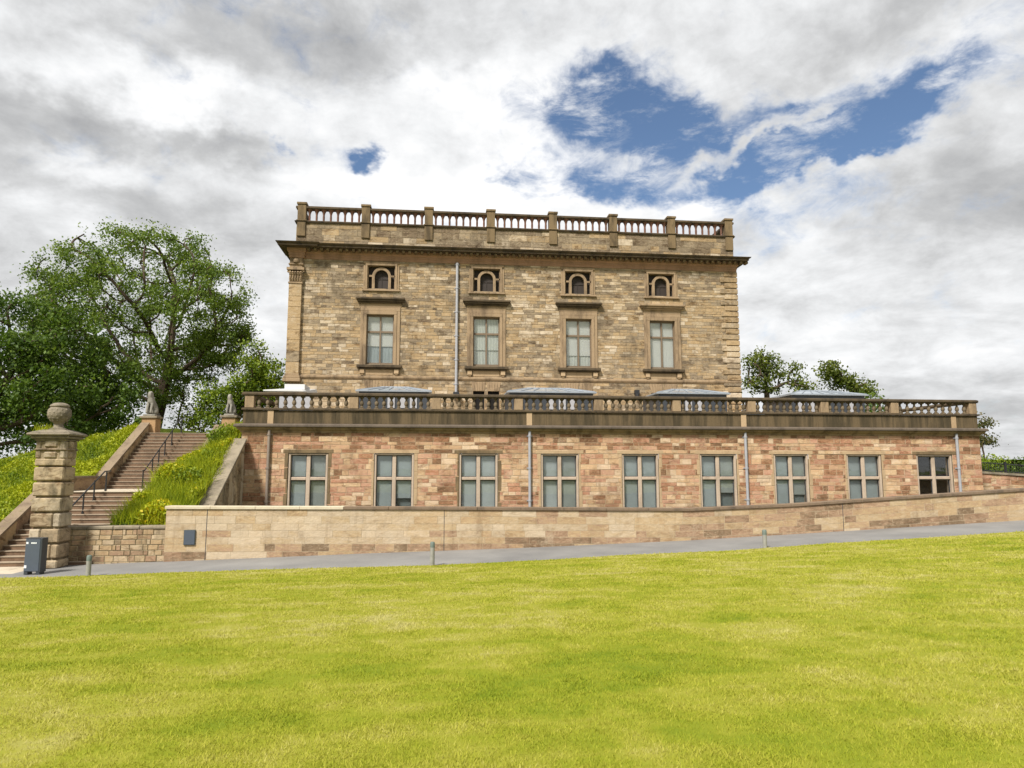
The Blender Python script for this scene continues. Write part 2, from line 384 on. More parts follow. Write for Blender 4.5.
M['leaf_shrub'] = foliage('shrub_leaf', [(.04, .075, .012), (.11, .165, .014), (.20, .26, .016), (.28, .32, .025)], .3)
M['leaf_red'] = foliage('bronze_leaf', [(.04, .06, .014), (.08, .085, .022), (.13, .10, .035), (.14, .19, .03)])
M['bark'] = dressed('brown_bark', (.085, .06, .04), (.035, .026, .018), .7, 5, .3, bs=.9)
def grassmat():
    m, t, b = mat('lawn_grass'); r, g, bl = tint(t)[:3]; p = pos(t)
    big = t.noise(p, .16, 4, .6, .5); mid = t.noise(p, .75, 5, .6, .4); sm = t.noise(p, 3.0, 4, .6)
    st = t.add('ShaderNodeMapping'); t.l.new(p, st.inputs[0]); st.inputs['Scale'].default_value = (.45, 1.6, 1)
    band = t.noise(st.outputs[0], .8, 5, .65, .3)
    v = t.m('ADD', t.m('ADD', t.m('MULTIPLY', r, .20), t.m('MULTIPLY', big, .95)), t.m('ADD', t.m('MULTIPLY', mid, .95), t.m('ADD', t.m('MULTIPLY', sm, .45), t.m('MULTIPLY', band, .6))))
    v = t.m('SUBTRACT', t.m('MULTIPLY', v, 1.0), .86)
    c = t.ramp(v, [(.02, (.13, .21, .016)), (.26, (.225, .295, .021)), (.50, (.34, .37, .032)), (.72, (.45, .435, .065)), (1.0, (.56, .51, .20))])
    t.l.new(c, b.inputs['Base Color']); b.inputs['Roughness'].default_value = .7; b.inputs['Specular IOR Level'].default_value = .1
    tr = t.add('ShaderNodeBsdfTranslucent'); t.l.new(c, tr.inputs[0])
    mx = t.add('ShaderNodeMixShader'); mx.inputs[0].default_value = .45
    t.l.new(b.outputs[0], mx.inputs[1]); t.l.new(tr.outputs[0], mx.inputs[2]); t.l.new(mx.outputs[0], t.n['Material Output'].inputs[0])
    return m
M['grass'] = grassmat()
def soil(name, a, b_):
    m, t, b = mat(name); p = pos(t); n = t.noise(p, .8, 7, .7)
    t.l.new(t.ramp(n, [(.3, a), (.7, b_)]), b.inputs['Base Color']); b.inputs['Roughness'].default_value = .95
    b.inputs['Specular IOR Level'].default_value = .1
    bump(t, b, t.noise(p, 12, 5, .7), .6, .04); return m
M['ground'] = soil('meadow_ground', (.05, .08, .015), (.13, .15, .03))
M['bank'] = soil('planted_bank_soil', (.05, .075, .012), (.12, .15, .018))
M['lawnsoil'] = soil('turf', (.19, .215, .02), (.33, .32, .045))
def asphalt():
    m, t, b = mat('grey_asphalt_path'); p = pos(t)
    n1 = t.noise(p, .5, 6, .6); n2 = t.noise(p, 60, 3, .7); n3 = t.noise(p, 4, 5, .6)
    c = t.ramp(n1, [(.3, (.15, .145, .138)), (.7, (.23, .22, .205))])
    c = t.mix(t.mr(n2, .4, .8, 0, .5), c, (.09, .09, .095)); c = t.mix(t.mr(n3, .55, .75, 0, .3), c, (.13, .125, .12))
    t.l.new(c, b.inputs['Base Color']); b.inputs['Roughness'].default_value = .85; bump(t, b, n2, .3, .01); return m
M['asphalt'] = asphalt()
def skyglass():
    m, t, b = mat('skylight_glass'); p = pos(t)
    t.l.new(t.mix(t.mr(t.noise(p, 1.5, 3), .4, .7, 0, .5), (.30, .325, .345), (.20, .225, .245)), b.inputs['Base Color'])
    b.inputs['Roughness'].default_value = .12; b.inputs['Specular IOR Level'].default_value = .7; return m
M['skyglass'] = skyglass()

# ------------------------------------------------------------------ ground
def interp(x, pts):
    if x <= pts[0][0]: return pts[0][1]
    for (a, b), (c, d) in zip(pts, pts[1:]):
        if x <= c: return b + (d-b)*(x-a)/(c-a)
    return pts[-1][1]
def zp(x): return interp(x, [(-60, -4.6), (-16, -3.88), (-11.1, -3.76), (-3, -3.52), (4, -3.36), (11.3, -3.12), (19, -2.76), (27.7, -2.35), (45, -1.55), (80, -.6)])
def ye(x): return interp(x, [(-60, 28.2), (-20, 27.7), (-10, 27.4), (0, 26.3), (7, 26.9), (12, 27.0), (24, 27.0), (60, 27.0)])
def lawn_z(x, y):
    if y <= 0: base = -1.66 + y*.01
    else:
        k = min(y/ye(x), 1.0)
        base = -1.66 + (zp(x)+1.66)*k + .10*math.sin(math.pi*k)
    return base + .03*mnoise.noise((x*.35, y*.35, 0)) + .012*mnoise.noise((x*1.7, y*1.7, 3))
def grid(name, xs, ys, zf, m, kind='structure', smooth=True):
    me = bpy.data.meshes.new(name); nx, ny = len(xs), len(ys)
    v = [(x, y if not callable(y) else y(x), 0) for y in ys for x in xs]
    v = [(a, b, zf(a, b)) for a, b, _ in v]
    f = [(j*nx+i, j*nx+i+1, (j+1)*nx+i+1, (j+1)*nx+i) for j in range(ny-1) for i in range(nx-1)]
    me.from_pydata(v, [], f); me.materials.append(m)
    if smooth: me.polygons.foreach_set('use_smooth', [True]*len(f))
    o = bpy.data.objects.new(name, me); COL.objects.link(o); ORG[o.name] = Vector((0, 0, 0))
    if kind: o['kind'] = kind
    return o
lin = lambda a, b, n: [a+(b-a)*i/(n-1) for i in range(n)]
# lawn: rows follow the curving edge of the path
ks = lin(-.7, 1.0, 90)
LX = lin(-60, 80, 160)
me_rows = [(lambda k: (lambda x: ye(x)*k if k > 0 else 26*k))(k) for k in ks]
lawn = grid('lawn', LX, me_rows, lambda x, y: lawn_z(x, y), M['grass'])
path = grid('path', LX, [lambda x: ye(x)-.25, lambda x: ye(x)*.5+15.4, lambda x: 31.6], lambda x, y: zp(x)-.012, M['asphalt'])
ground = grid('ground', lin(-3000, 3000, 41), lin(-3000, 3000, 41), lambda x, y: -5.2, M['ground'])

# stair levels
ST_X0, ST_X1 = -18.07, -14.1
def stair_z(y):
    return interp(y, [(31.0, -3.9), (36.1, -1.05), (40.9, -1.05), (46.1, 2.3), (60, 2.3)])
def hill_z(x, y):
    """planted bank round the stairs and the plateau the trees stand on"""
    up = interp(y, [(20, -5.4), (27, -5.2), (31.2, -3.3), (36.1, -.75), (40.9, -.45), (46.5, 2.65), (52, 2.9), (90, 2.3), (130, -1)])
    if x < -18.3:
        d = -18.3-x
        return max(-5.6, up - min(d, 30)*.27 - max(0, d-30)*.1) + .12*mnoise.noise((x*.5, y*.5, 5))
    if x < -14.0: return stair_z(y) - .45
    if x < -10.8 or y > 41:
        z = interp(y, [(31.25, -2.75), (33.5, -2.25), (35.5, -1.35), (39, .55), (41, 1.35), (46, 2.2), (60, 2.2), (90, 1.6), (130, -2)])
        if x <= -11.4 and y > 37:
            k = min(1, max(0, (x+13.9)/2.5)); k = k*k*(3-2*k)
            lo_z = interp(y, [(37, -.9), (39, -.45), (41, -.1), (43, .75), (46, 2.0), (48, 2.2)]); z = lo_z+(z-lo_z)*k if y < 48 else z
        if x > -10.5: z -= .02*(x+10.5)
        return z + (.1*mnoise.noise((x*.8, y*.8, 2)) if x < -10.8 else 0)
    return -4.5
def hill_y(x): return 31.3 if x > -18.3 else 27
hill = grid('hill', sorted(set(lin(-110, -19, 60)+[-18.31, -18.29, -14.01, -13.99, -13, -12, -11.2, -10.81, -10.79])), [(lambda k: (lambda x: hill_y(x)+(130-hill_y(x))*k*k))(k) for k in lin(0, 1, 110)], hill_z, M['bank'])
# terrain behind and right of the house
back = grid('hillside', lin(-10.7, 160, 40), [75, 80, 90, 130, 200], lambda x, y: 1.2 - max(0, y-90)*.05, M['ground'])

# ------------------------------------------------------------------ masonry generator
rng = random.Random(7)
def ashlar(mb, u0, u1, v0, v1, openings, hr, lr, pal, mapf, proud=.022, j=.012, seed=1, forced=(), hset=None):
    """courses of individual blocks; openings are (u0,u1,v0,v1); mapf(u,v,out) -> point"""
    R = random.Random(seed)
    cuts = sorted(set([v0, v1] + [v for o in openings for v in (o[2], o[3]) if v0 < v < v1] + list(forced)))
    vs = [v0]
    for a, b in zip(cuts, cuts[1:]):
        rest = b-a; n = max(1, round(rest/((hr[0]+hr[1])/2)))
        hs = [R.uniform(*hr) for _ in range(n)]; k = rest/sum(hs)
        z = a
        for h in hs[:-1]: z += h*k; vs.append(z)
        vs.append(b)
    for a, b in zip(vs, vs[1:]):
        mid = (a+b)/2
        spans = [(u0, u1)]
        for o in openings:
            if o[2]-1e-6 <= mid <= o[3]+1e-6:
                ns = []
                for s0, s1 in spans:
                    if o[1] <= s0 or o[0] >= s1: ns.append((s0, s1)); continue
                    if o[0] > s0: ns.append((s0, o[0]))
                    if o[1] < s1: ns.append((o[1], s1))
                spans = ns
        for s0, s1 in spans:
            u = s0
            while u < s1-1e-6:
                l = R.uniform(*lr)*(1 if R.random() > .15 else .55); e = u+l
                if s1-e < lr[0]*.6: e = s1
                t = pal(u, mid, R) + (0,); t = (t[0], t[1], 0.0)
                pj = proud*R.uniform(.5, 1.5)
                o4 = [mapf(u, a, 0), mapf(e, a, 0), mapf(e, b, 0), mapf(u, b, 0)]
                i4 = [mapf(u+j, a+j, pj), mapf(e-j, a+j, pj), mapf(e-j, b-j, pj), mapf(u+j, b-j, pj)]
                mb.face(i4, t)
                mt = (t[0], t[1], 1.0)
                for q in range(4):
                    q2 = (q+1) % 4; mb.face([o4[q], o4[q2], i4[q2], i4[q]], mt)
                u = e
def front(y): return lambda u, v, o: (u, y-o, v)
def left(x): return lambda u, v, o: (x-o, u, v)
def right(x): return lambda u, v, o: (x+o, u, v)
def gpick(R, ws, n):
    """weighted palette pick, returned as ramp position"""
    k = R.choices(range(n), ws)[0]; return min(.999, max(.0, (k+.5)/n + R.uniform(-.35, .35)/n))

# ------------------------------------------------------------------ the mansion
MX0, MX1, MY, MYB = -11.0, 23.32, 52.0, 74.0
house = thing('mansion', (6, 52, 3.2), 'tall square sandstone mansion of honey and grey blocks with a balustraded flat top', 'mansion')
def pal_main(u, v, R):
    nz = mnoise.noise((u*.22, v*.35, 1.0))
    up = min(1, max(0, (v-8)/7))
    ws = [.3+.5*up, 1.1+1.6*up, 2.0+1.2*up, 3.2-1.3*up, 2.4-.8*up, 1.3, .55]
    if nz > .15: ws[5] += 1.4; ws[6] += 1.0
    if nz < -.2: ws[1] += 1.6; ws[0] += .4
    return gpick(R, ws, 7), R.uniform(.32, .66)
CX = [-4.40, 3.52, 10.60, 17.20]
ops = []
for x in CX:
    ops += [(x-1.0, x+1.0, 7.75, 11.5), (x-1.05, x+1.05, 13.5, 15.24), (x-.98, x-.12, 3.6, 5.84), (x+.12, x+.98, 3.6, 5.84)]
mb = MB()
ashlar(mb, MX0, MX1, 3.2, 15.67, ops, (.16, .30), (.35, 1.15), pal_main, front(MY), seed=3)
ashlar(mb, MY, MYB, 3.2, 15.67, [], (.26, .38), (.6, 1.4), pal_main, left(MX0), seed=4)
ashlar(mb, MY, MYB, 3.2, 15.67, [], (.26, .38), (.6, 1.4), pal_main, right(MX1), seed=5)
mb.face([(MX0, MYB, 3.2), (MX1, MYB, 3.2), (MX1, MYB, 15.67), (MX0, MYB, 15.67)], (.5, .5, 0))
mb.build('wall', M['main'], house)
# quoins at the right corner, set proud
mb = MB(); R = random.Random(2); z = 3.2; k = 0
while z < 15.35:
    h = .46; wd = 1.32 if k % 2 else .98
    t = (gpick(R, [.2, 1, 2, 3, 2, 1, .3], 7), R.uniform(.35, .6), 0)
    x0 = MX1-wd; g = .035
    o = [(x0, MY-.03, z), (MX1+.08, MY-.03, z), (MX1+.08, MY+.6, z), (x0, MY+.6, z)]
    mb.box(x0, MX1+.10, MY-.10, MY+(.98 if k % 2 else 1.32), z+g, min(z+h-g, 15.62), t)
    z += h; k += 1
mb.box(MX1-.8, MX1+.045, MY-.045, MY+.8, 3.2, 15.62, (.1, .3, 0))
mb.build('quoins', M['main'], house, bevel=.03)
# left corner pilaster
px0, px1 = -11.1, -10.17
pil = MB()
zc = [6.95, 7.8, 8.6, 9.45, 10.2, 11.1, 11.9, 12.7, 13.66]
R = random.Random(6)
for a, b in zip(zc, zc[1:]):
    pil.box(px0, px1, MY-.26, MY+.5, a+.006, b-.006, (gpick(R, [.1, 1, 2.5, 2, 2, 1.2, .2], 7), R.uniform(.4, .6), 0))
pil_o = pil.build('pilaster', M['main'], house, bevel=.02)
b_ = MB()
for dz0, dz1, o in ((6.35, 6.62, .16), (6.62, 6.8, .12), (6.8, 6.95, .05)):
    b_.box(px0-o, px1+o, MY-.26-o, MY+.5, dz0, dz1)
b_.build('pilaster_base', M['trim'], pil_o, bevel=.03)
c_ = MB()
c_.box(px0-.05, px1+.05, MY-.31, MY+.5, 13.66, 13.78)
c_.box(px0+.02, px1-.02, MY-.24, MY+.5, 13.78, 14.55)
for row, (zz0, hh, out) in enumerate(((13.85, .34, .10), (14.15, .36, .16))):
    n = 5
    for k in range(n):
        xx = px0 + (px1-px0)*(k+.5)/n
        c_.tube([(xx, MY-.24, zz0), (xx, MY-.26-out*.4, zz0+hh*.6), (xx, MY-.26-out, zz0+hh), (xx, MY-.26-out*1.25, zz0+hh*.85)], [.085, .10, .075, .03], 6)
for sx in (px0-.02, px1+.02):
    pr = [(.16*math.cos(a*.7)*(1-a*.09), .16*math.sin(a*.7)*(1-a*.09)) for a in range(0, 9)]
    c_.tube([(sx+p_[0]*.8, MY-.36, 14.52+p_[1]*.8) for p_ in pr], .05, 6)
c_.box(px0-.16, px1+.16, MY-.46, MY+.5, 14.66, 14.84)
c_.build('capital', M['trim'], pil_o, bevel=.02)
e_ = MB()
e_.box(px0, px1, MY-.24, MY+.5, 14.84, 15.72); e_.box(px0-.07, px1+.07, MY-.31, MY+.5, 15.08, 15.2)
e_.lathe((px0+px1)/2, MY-.24, [(.01, 15.22), (.2, 15.22), (.24, 15.36), (.2, 15.52), (.01, 15.58)], 10)
e_.build('entablature_block', M['trim'], pil_o, bevel=.02)
# string course
mb = MB(); mb.ring([(0, 6.6), (.06, 6.62), (.13, 6.74), (.13, 6.86), (0, 6.92)], MX0, MX1, MY, MYB)
mb.build('string_course', M['trim'], house)
# main cornice
cor = MB()
prof_low = [(0, 15.60), (.07, 15.62), (.07, 15.80), (.11, 15.82), (.11, 16.0), (.2, 16.08), (.22, 16.34)]
prof_top = [(.2, 16.32), (.80, 16.35), (.80, 16.48), (.90, 16.52), (.95, 16.60), (.05, 16.72), (0, 16.74)]
cor.ring(prof_top, MX0, MX1, MY, MYB)
cor.ring([(a, b+.005) for a, b in prof_top], px0+.05, px1+.35, MY-.24, MY+1)
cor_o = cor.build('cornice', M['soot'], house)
lo_ = MB(); lo_.ring(prof_low, MX0, MX1, MY, MYB); lo_.ring([(a, b+.004) for a, b in prof_low], px0+.02, px1+.05, MY-.24, MY+1)
lo_.build('frieze', dressed('pinkish_frieze_stone', (.34, .20, .125), (.16, .10, .06), .6), house)
md = MB(); md.box(-.1, .1, -.62, -.15, 0, .185); m0 = md.build('modillion', M['cornice'], cor_o, off=(0, 0, 0), bevel=.02)
for k in range(74):
    loc = Vector((MX0+1.3+k*.462, MY, 16.14)) - ORG[house.name]
    if k == 0: m0.location = loc
    else: copy_at(m0, cor_o, loc)
# parapet
def pal_par(u, v, R):
    ws = [1.9, 2.4, 2.2, 1.4, 1.2, .8, .3]
    if mnoise.noise((u*.4, v*1.2, 9)) > .1: ws = [4, 2.5, 1, .4, .2, .1, 0]
    return gpick(R, ws, 7), R.uniform(.3, .6)
mb = MB(); PY = MY+.05
for f_, a, b, s in ((front(PY), MX0+.25, MX1-.1, 11), (left(MX0+.25), PY, MYB-.1, 12), (right(MX1-.1), PY, MYB-.1, 13)):
    ashlar(mb, a, b, 16.67, 18.43, [], (.3, .5), (.7, 1.6), pal_par, f_, seed=s)
mb.build('parapet', M['main'], house)
bal = MB()
bal.ring([(0, 18.40), (.12, 18.42), (.16, 18.52), (.1, 18.58), (-.5, 18.58)], MX0+.25, MX1-.1, PY, MYB-.1)
bal.ring([(-.5, 18.3), (-.5, 18.58)], MX0+.25, MX1-.1, PY, MYB-.1)
bal.ring([(-.42, 19.50), (.04, 19.50), (.1, 19.56), (.1, 19.68), (.02, 19.74), (-.42, 19.74), (-.46, 19.6), (-.42, 19.50)], MX0+.25, MX1-.1, PY, MYB-.1)
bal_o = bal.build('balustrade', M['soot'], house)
pedx = [-10.4, -5.67, -.93, 3.83, 8.68, 13.47, 18.18, 22.9]
pd = MB()
def pedestal(mb, x, y, w_, z0, z1, cap=.17):
    mb.box(x-w_/2, x+w_/2, y-w_/2, y+w_/2, z0, z1-cap)
    mb.box(x-w_/2-.06, x+w_/2+.06, y-w_/2-.06, y+w_/2+.06, z1-cap, z1)
pd = MB(); pedestal(pd, 0, 0, .62, -1.2, 1.42)
pd.box(-.38, .38, -.38, .1, -.05, .04)
p0 = pd.build('pedestal', M['cornice'], bal_o, off=(0, 0, 0), bevel=.02); ORG[p0.name] = Vector((0, 0, 0))
L = ORG[house.name]
first = True
for x in pedx:
    loc = Vector((x, PY+.18, 18.57)) - L
    if first: p0.location = loc; first = False
    else: copy_at(p0, bal_o, loc)
bl = MB(); bl.lathe(0, 0, [(.13, 0), (.13, .07), (.075, .11), (.085, .34), (.075, .52), (.09, .64), (.13, .76), (.19, .86), (.25, .94)], 10)
b0 = bl.build('baluster', M['redstone'], bal_o, smooth=True, off=(0, 0, 0)); first = True
for a, b in zip(pedx, pedx[1:]):
    for k in range(8):
        x = a+.31 + (b-a-.62)*(k+.5+ .0)/8 - 0
        x = a + (b-a)*(k+1)/9
        loc = Vector((x, PY+.18, 18.57)) - L
        if first: b0.location = loc; first = False
        else: copy_at(b0, bal_o, loc)
# flat lead roof with a low hip
rf = MB()
rf.face([(MX0+.6, MY+.6, 17.6), (MX1-.6, MY+.6, 17.6), (MX1-.6, MYB-.6, 17.6), (MX0+.6, MYB-.6, 17.6)])
a = [(MX0+3, MY+3.5, 17.62), (MX1-3, MY+3.5, 17.62), (MX1-3, MYB-3, 17.62), (MX0+3, MYB-3, 17.62)]
r0, r1 = (MX0+9, (MY+MYB)/2, 19.7), (MX1-9, (MY+MYB)/2, 19.7)
rf.face([a[0], a[1], r1, r0]); rf.face([a[1], a[2], r1]); rf.face([a[2], a[3], r0, r1]); rf.face([a[3], a[0], r0])
rf.build('roof', M['zinc'], house)

def build_main_window(x, idx):
    y = MY
    wdw = MB()                                        # moulded stone architrave
    for a, b, o, z0, z1 in ((x-1.46, x-1.22, .10, 7.7, 11.76), (x-1.22, x-1.0, .15, 7.7, 11.5), (x+1.0, x+1.22, .15, 7.7, 11.5), (x+1.22, x+1.46, .10, 7.7, 11.76)):
        wdw.box(a, b, y-o, y+.5, z0, z1)
    wdw.box(x-1.46, x+1.46, y-.10, y+.5, 11.76, 12.02); wdw.box(x-1.22, x+1.22, y-.147, y+.5, 11.503, 11.757)
    wdw.box(x-1.5, x+1.5, y-.07, y+.5, 12.02, 12.36)
    wo_ = wdw.build('window', M['trim'], house, bevel=.02)
    h = MB(); h.box(x-1.6, x+1.6, y-.2, y+.3, 12.34, 12.46); h.box(x-1.7, x+1.7, y-.32, y+.3, 12.46, 12.6); h.box(x-1.8, x+1.8, y-.42, y+.3, 12.6, 12.76)
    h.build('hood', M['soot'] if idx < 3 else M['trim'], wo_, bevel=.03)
    s = MB(); s.box(x-1.64, x+1.64, y-.34, y+.3, 7.48, 7.69); s.box(x-1.5, x+1.5, y-.2, y+.3, 7.38, 7.48)
    s.build('sill', M['soot'], wo_, bevel=.03)
    a_ = MB(); a_.box(x-1.0, x+1.0, y-.05, y+.2, 6.96, 7.38)
    for sx in (-1.25, 1.25): a_.box(x+sx-.17, x+sx+.17, y-.19, y+.2, 7.05, 7.38); a_.box(x+sx-.11, x+sx+.11, y-.13, y+.2, 6.94, 7.05)
    a_.build('apron', M['trim_pale'], wo_, bevel=.02)
    f = MB()
    for a, b in ((x-1.0, x-.92), (x-.06, x+.06), (x+.92, x+1.0)): f.box(a, b, y+.16, y+.28, 7.75, 11.5)
    for z0, z1 in ((7.75, 7.9), (10.15, 10.30), (11.38, 11.5)):
        for a, b in ((x-.92, x-.06), (x+.06, x+.92)): f.box(a, b, y+.163, y+.277, z0, z1)
    f.build('frame', M['wood'], wo_, bevel=.01)
    g = MB()
    for a, b in ((x-.92, x-.06), (x+.06, x+.92)):
        for z0, z1 in ((7.9, 10.15), (10.3, 11.38)): g.box(a, b, y+.215, y+.225, z0, z1)
    g.build('pane', M['glass'], wo_)
    low = [9.15, 9.0, 8.7, 7.8][idx]
    s = MB(); s.box(x-.98, x+.98, y+.29, y+.30, low, 11.45)
    s.build('shade', M['shade'] if idx != 1 else M['curtain'], wo_)
    cmb = MB(); n = 24
    pts = [(x-.98+1.96*i/n, y+.36+.012*math.sin(i*1.9+idx)) for i in range(n+1)]
    for (xa, ya), (xb, yb) in zip(pts, pts[1:]): cmb.face([(xa, ya, 7.78), (xb, yb, 7.78), (xb, yb, 11.4), (xa, ya, 11.4)])
    cmb.build('curtain', M['curtain'] if idx != 0 else M['blind_blue'], wo_, smooth=True)
def build_attic_window(x):
    y = MY; z0, z1 = 13.5, 15.24
    f = MB()
    for a, b, o in ((x-1.33, x-1.18, .09), (x-1.18, x-1.03, .14), (x+1.03, x+1.18, .14), (x+1.18, x+1.33, .09)): f.box(a, b, y-o, y+.45, 13.42, z1)
    f.box(x-1.33, x+1.33, y-.09, y+.45, 15.4, 15.56); f.box(x-1.18, x+1.18, y-.137, y+.45, z1+.003, 15.397); f.box(x-1.40, x+1.40, y-.16, y+.45, 13.28, 13.418)
    w_ = f.build('attic_window', M['trim'], house, bevel=.02)
    a = MB(); ri, ro, cz = .50, .70, 14.45; n = 14
    for k in range(n):
        t0, t1 = math.pi*k/n, math.pi*(k+1)/n
        poly = [(x+ri*math.cos(t0), cz+ri*math.sin(t0)), (x+ro*math.cos(t0), cz+ro*math.sin(t0)), (x+ro*math.cos(t1), cz+ro*math.sin(t1)), (x+ri*math.cos(t1), cz+ri*math.sin(t1))]
        a.prism(poly, y+.02, y+.22)
    for s in (-1, 1):
        xa, xb = sorted((x+s*ri, x+s*ro)); a.box(xa, xb, y+.022, y+.218, z0, cz)
        xa, xb = sorted((x+s*(ro+.003), x+s*1.03)); a.box(xa, xb, y+.03, y+.2, cz-.04, cz+.09)
        xa, xb = sorted((x+s*.96, x+s*1.027)); a.box(xa, xb, y+.03, y+.2, z0, z1)
    a.build('arch', M['trim'], w_)
    d = MB(); d.box(x-1.03, x+1.03, y+.34, y+.37, z0, z1)  # plain dark panel closing the opening behind the arch, without slats
    for q in (-.02, .5): d.box(x-.02 if q < 0 else x-.48, x+.02 if q < 0 else x+.48, y+.30, y+.338, z0, z1-.05) if q < 0 else d.box(x-.48, x+.48, y+.303, y+.335, z0+.78, z0+.83)
    d.build('dark_light', M['darkbrown'], w_)
def build_ground_window(x):
    y = MY; v = MB()
    for s in (-1, 1):
        cx = x+s*.55
        for k in range(5):
            a0, a1 = (k-2.5)*.2, (k-1.5)*.2
            v.prism([(cx+a0*.86, 5.86), (cx+a1*.86-.015, 5.86), (cx+a1*1.12-.015+s*.02, 6.55), (cx+a0*1.12+s*.02, 6.55)], y-.05, y+.2)
        for q in (-.49, .43): v.box(cx+q, cx+q+.06, y-.04, y+.4, 3.6, 5.84)
    w_ = v.build('ground_window', M['trim'], house, bevel=.012)
    d = MB()
    for s in (-1, 1): d.box(x+s*.55-.43, x+s*.55+.43, y+.3, y+.33, 3.6, 5.84)
    d.build('pane', M['dark'], w_)
for i, x in enumerate(CX): build_main_window(x, i)
for x in CX: build_attic_window(x)
for x in CX: build_ground_window(x)
def pipe(parent, x, y, z0, z1, r, m, hopper=None):
    p = MB(); p.tube([(x, y-r-.05, z0), (x, y-r-.05, z1)], r, 10)
    o = p.build('drainpipe', m, parent, smooth=True)
    z = z0+.6
    while z < z1:
        b = MB(); b.tube([(x, y-r-.05, z), (x, y-r-.05, z+.09)], r*1.25, 10); b.box(x-r*1.9, x+r*1.9, y-.06, y+.02, z+.01, z+.08); z += 1.83
        b.build('bracket', m, o)
    if hopper:
        h = MB(); h.hexa([(x-.12, y-.3, hopper), (x+.12, y-.3, hopper), (x+.12, y, hopper), (x-.12, y, hopper)], [(x-.24, y-.42, hopper+.35), (x+.24, y-.42, hopper+.35), (x+.24, y, hopper+.35), (x-.24, y, hopper+.35)])
        h.build('hopper', m, o)
pipe(house, 1.27, MY, 5.7, 15.62, .105, M['pipe'])
lm = MB(); lm.box(1.05, 1.5, MY-.5, MY-.05, 5.35, 5.72); lm.build('drain_box', M['iron'], house)
lamp = MB(); lamp.box(14.85, 15.2, MY-.35, MY, 5.75, 6.05); lamp.lathe(15.02, MY-.3, [(.05, 5.5), (.16, 5.52), (.16, 5.75), (.05, 5.78)], 10); lamp.build('lamp', M['iron'], house)

# ------------------------------------------------------------------ the terrace wing in front
TX0, TX1, TY = -10.78, 33.17, 40.0
wing = thing('terrace_wing', (11, 40, -4), 'long low wing of pink sandstone with nine cross windows and a balustraded roof terrace', 'building')
def pal_terr(u, v, R):
    ws = [.25, .9, 2.0, 2.4, 1.8, 2.2, 2.2]
    if v > .95: ws = [2.0, 2.6, 1.0, 1.2, 1.8, 2.0, .8]
    if u < -8.4: ws = [.5, 1.0, .5, 1.2, 2.4, 2.8, 1.2]
    if u > 22: ws = [1.1, 1.8, 2.2, 2.2, 2.0, 1.8, .5]
    if mnoise.noise((u*.35, v*.5, 4)) > .25: ws[6] += 1.6; ws[5] += 1
    return gpick(R, ws, 7), R.uniform(.34, .66)
WT = [(-8.23, -6.07), (-3.55, -1.33), (1.19, 3.4), (5.87, 8.08), (10.62, 12.82), (15.3, 17.55), (19.84, 22.02), (24.42, 26.66), (28.92, 31.27)]
wops = [(a, b, -2.6, .92) for a, b in WT]
mb = MB()
ashlar(mb, TX0, TX1, -4.6, 2.08, wops, (.17, .32), (.3, 1.1), pal_terr, front(TY), seed=21, forced=(.95,))
ashlar(mb, TY, 51.9, -4.6, 2.08, [], (.28, .4), (.5, 1.3), pal_terr, left(TX0), seed=22)
ashlar(mb, TY, 60, -4.6, 2.08, [], (.28, .4), (.5, 1.3), pal_terr, right(TX1), seed=23)
mb.build('wall', M['terr'], wing)
cn = MB(); cn.ring([(0, 2.04), (.05, 2.06), (.09, 2.16), (.2, 2.22), (.28, 2.34)], TX0, TX1, TY, 60)
cn.build('bed_moulding', M['trim'], wing)
cn = MB(); cn.ring([(.28, 2.345), (.38, 2.35), (.38, 2.47), (.33, 2.52), (0, 2.56)], TX0, TX1, TY, 60); cn.build('cornice', M['ledge'], wing, bevel=.02)
pr_ = MB(); R = random.Random(5); x = TX0; 
pipes_x = [-9.28, 5.21, 18.09, 31.56]
while x < TX1-.01:
    e = min(x+R.uniform(1.1, 1.9), TX1)
    if TX1-e < .5: e = TX1
    pr_.box(x+.006, e-.006, TY+.02+R.uniform(0, .012), TY+.5, 2.5, 3.3); x = e
pr_.box(TX0, TX0+.4, TY+.5, 51.9, 2.5, 3.3); pr_.box(TX1-.4, TX1, TY+.5, 60, 2.5, 3.3)
par = pr_.build('parapet', M['parapet'], wing)
for x in pipes_x:
    pc = MB(); pc.box(x-.16, x+.16, TY-.01, TY+.2, 2.53, 3.28); pc.build('pale_stone', M['trim_pale'], par)
bo = MB()
bo.ring([(.0, 3.30), (.07, 3.32), (.07, 3.40), (0, 3.43), (-.42, 3.43)], TX0, TX1, TY, 60)
bo.ring([(-.38, 4.11), (.04, 4.11), (.08, 4.16), (.08, 4.26), (.0, 4.31), (-.38, 4.31), (-.44, 4.2), (-.38, 4.11)], TX0, TX1, TY, 60)
tb = bo.build('balustrade', M['soot'], wing)
L = ORG[wing.name]
tped = [(-10.69, -10.21), (-4.97, -4.55), (-.38, .13), (4.32, 4.87), (9.02, 9.56), (13.78, 14.24), (18.41, 18.88), (23.01, 23.46), (27.53, 27.99), (32.70, 33.12)]
pd = MB(); pd.box(-.25, .25, -.22, .22, 0, .682); p0 = pd.build('pedestal', M['trim'], tb, off=(0, 0, 0), bevel=.02)
bl = MB(); bl.box(-.115, .115, -.115, .115, 0, .07)
bl.lathe(0, 0, [(.085, .07), (.10, .11), (.065, .15), (.10, .22), (.125, .30), (.10, .40), (.06, .50), (.055, .55), (.085, .58), (.07, .61)], 10)
bl.box(-.11, .11, -.11, .11, .61, .682)
b0 = bl.build('baluster', dressed('dark_baluster_stone', (.165, .125, .08), (.06, .048, .032), .75, 3), tb, smooth=True, off=(0, 0, 0)); f1 = f2 = True; nb = 0
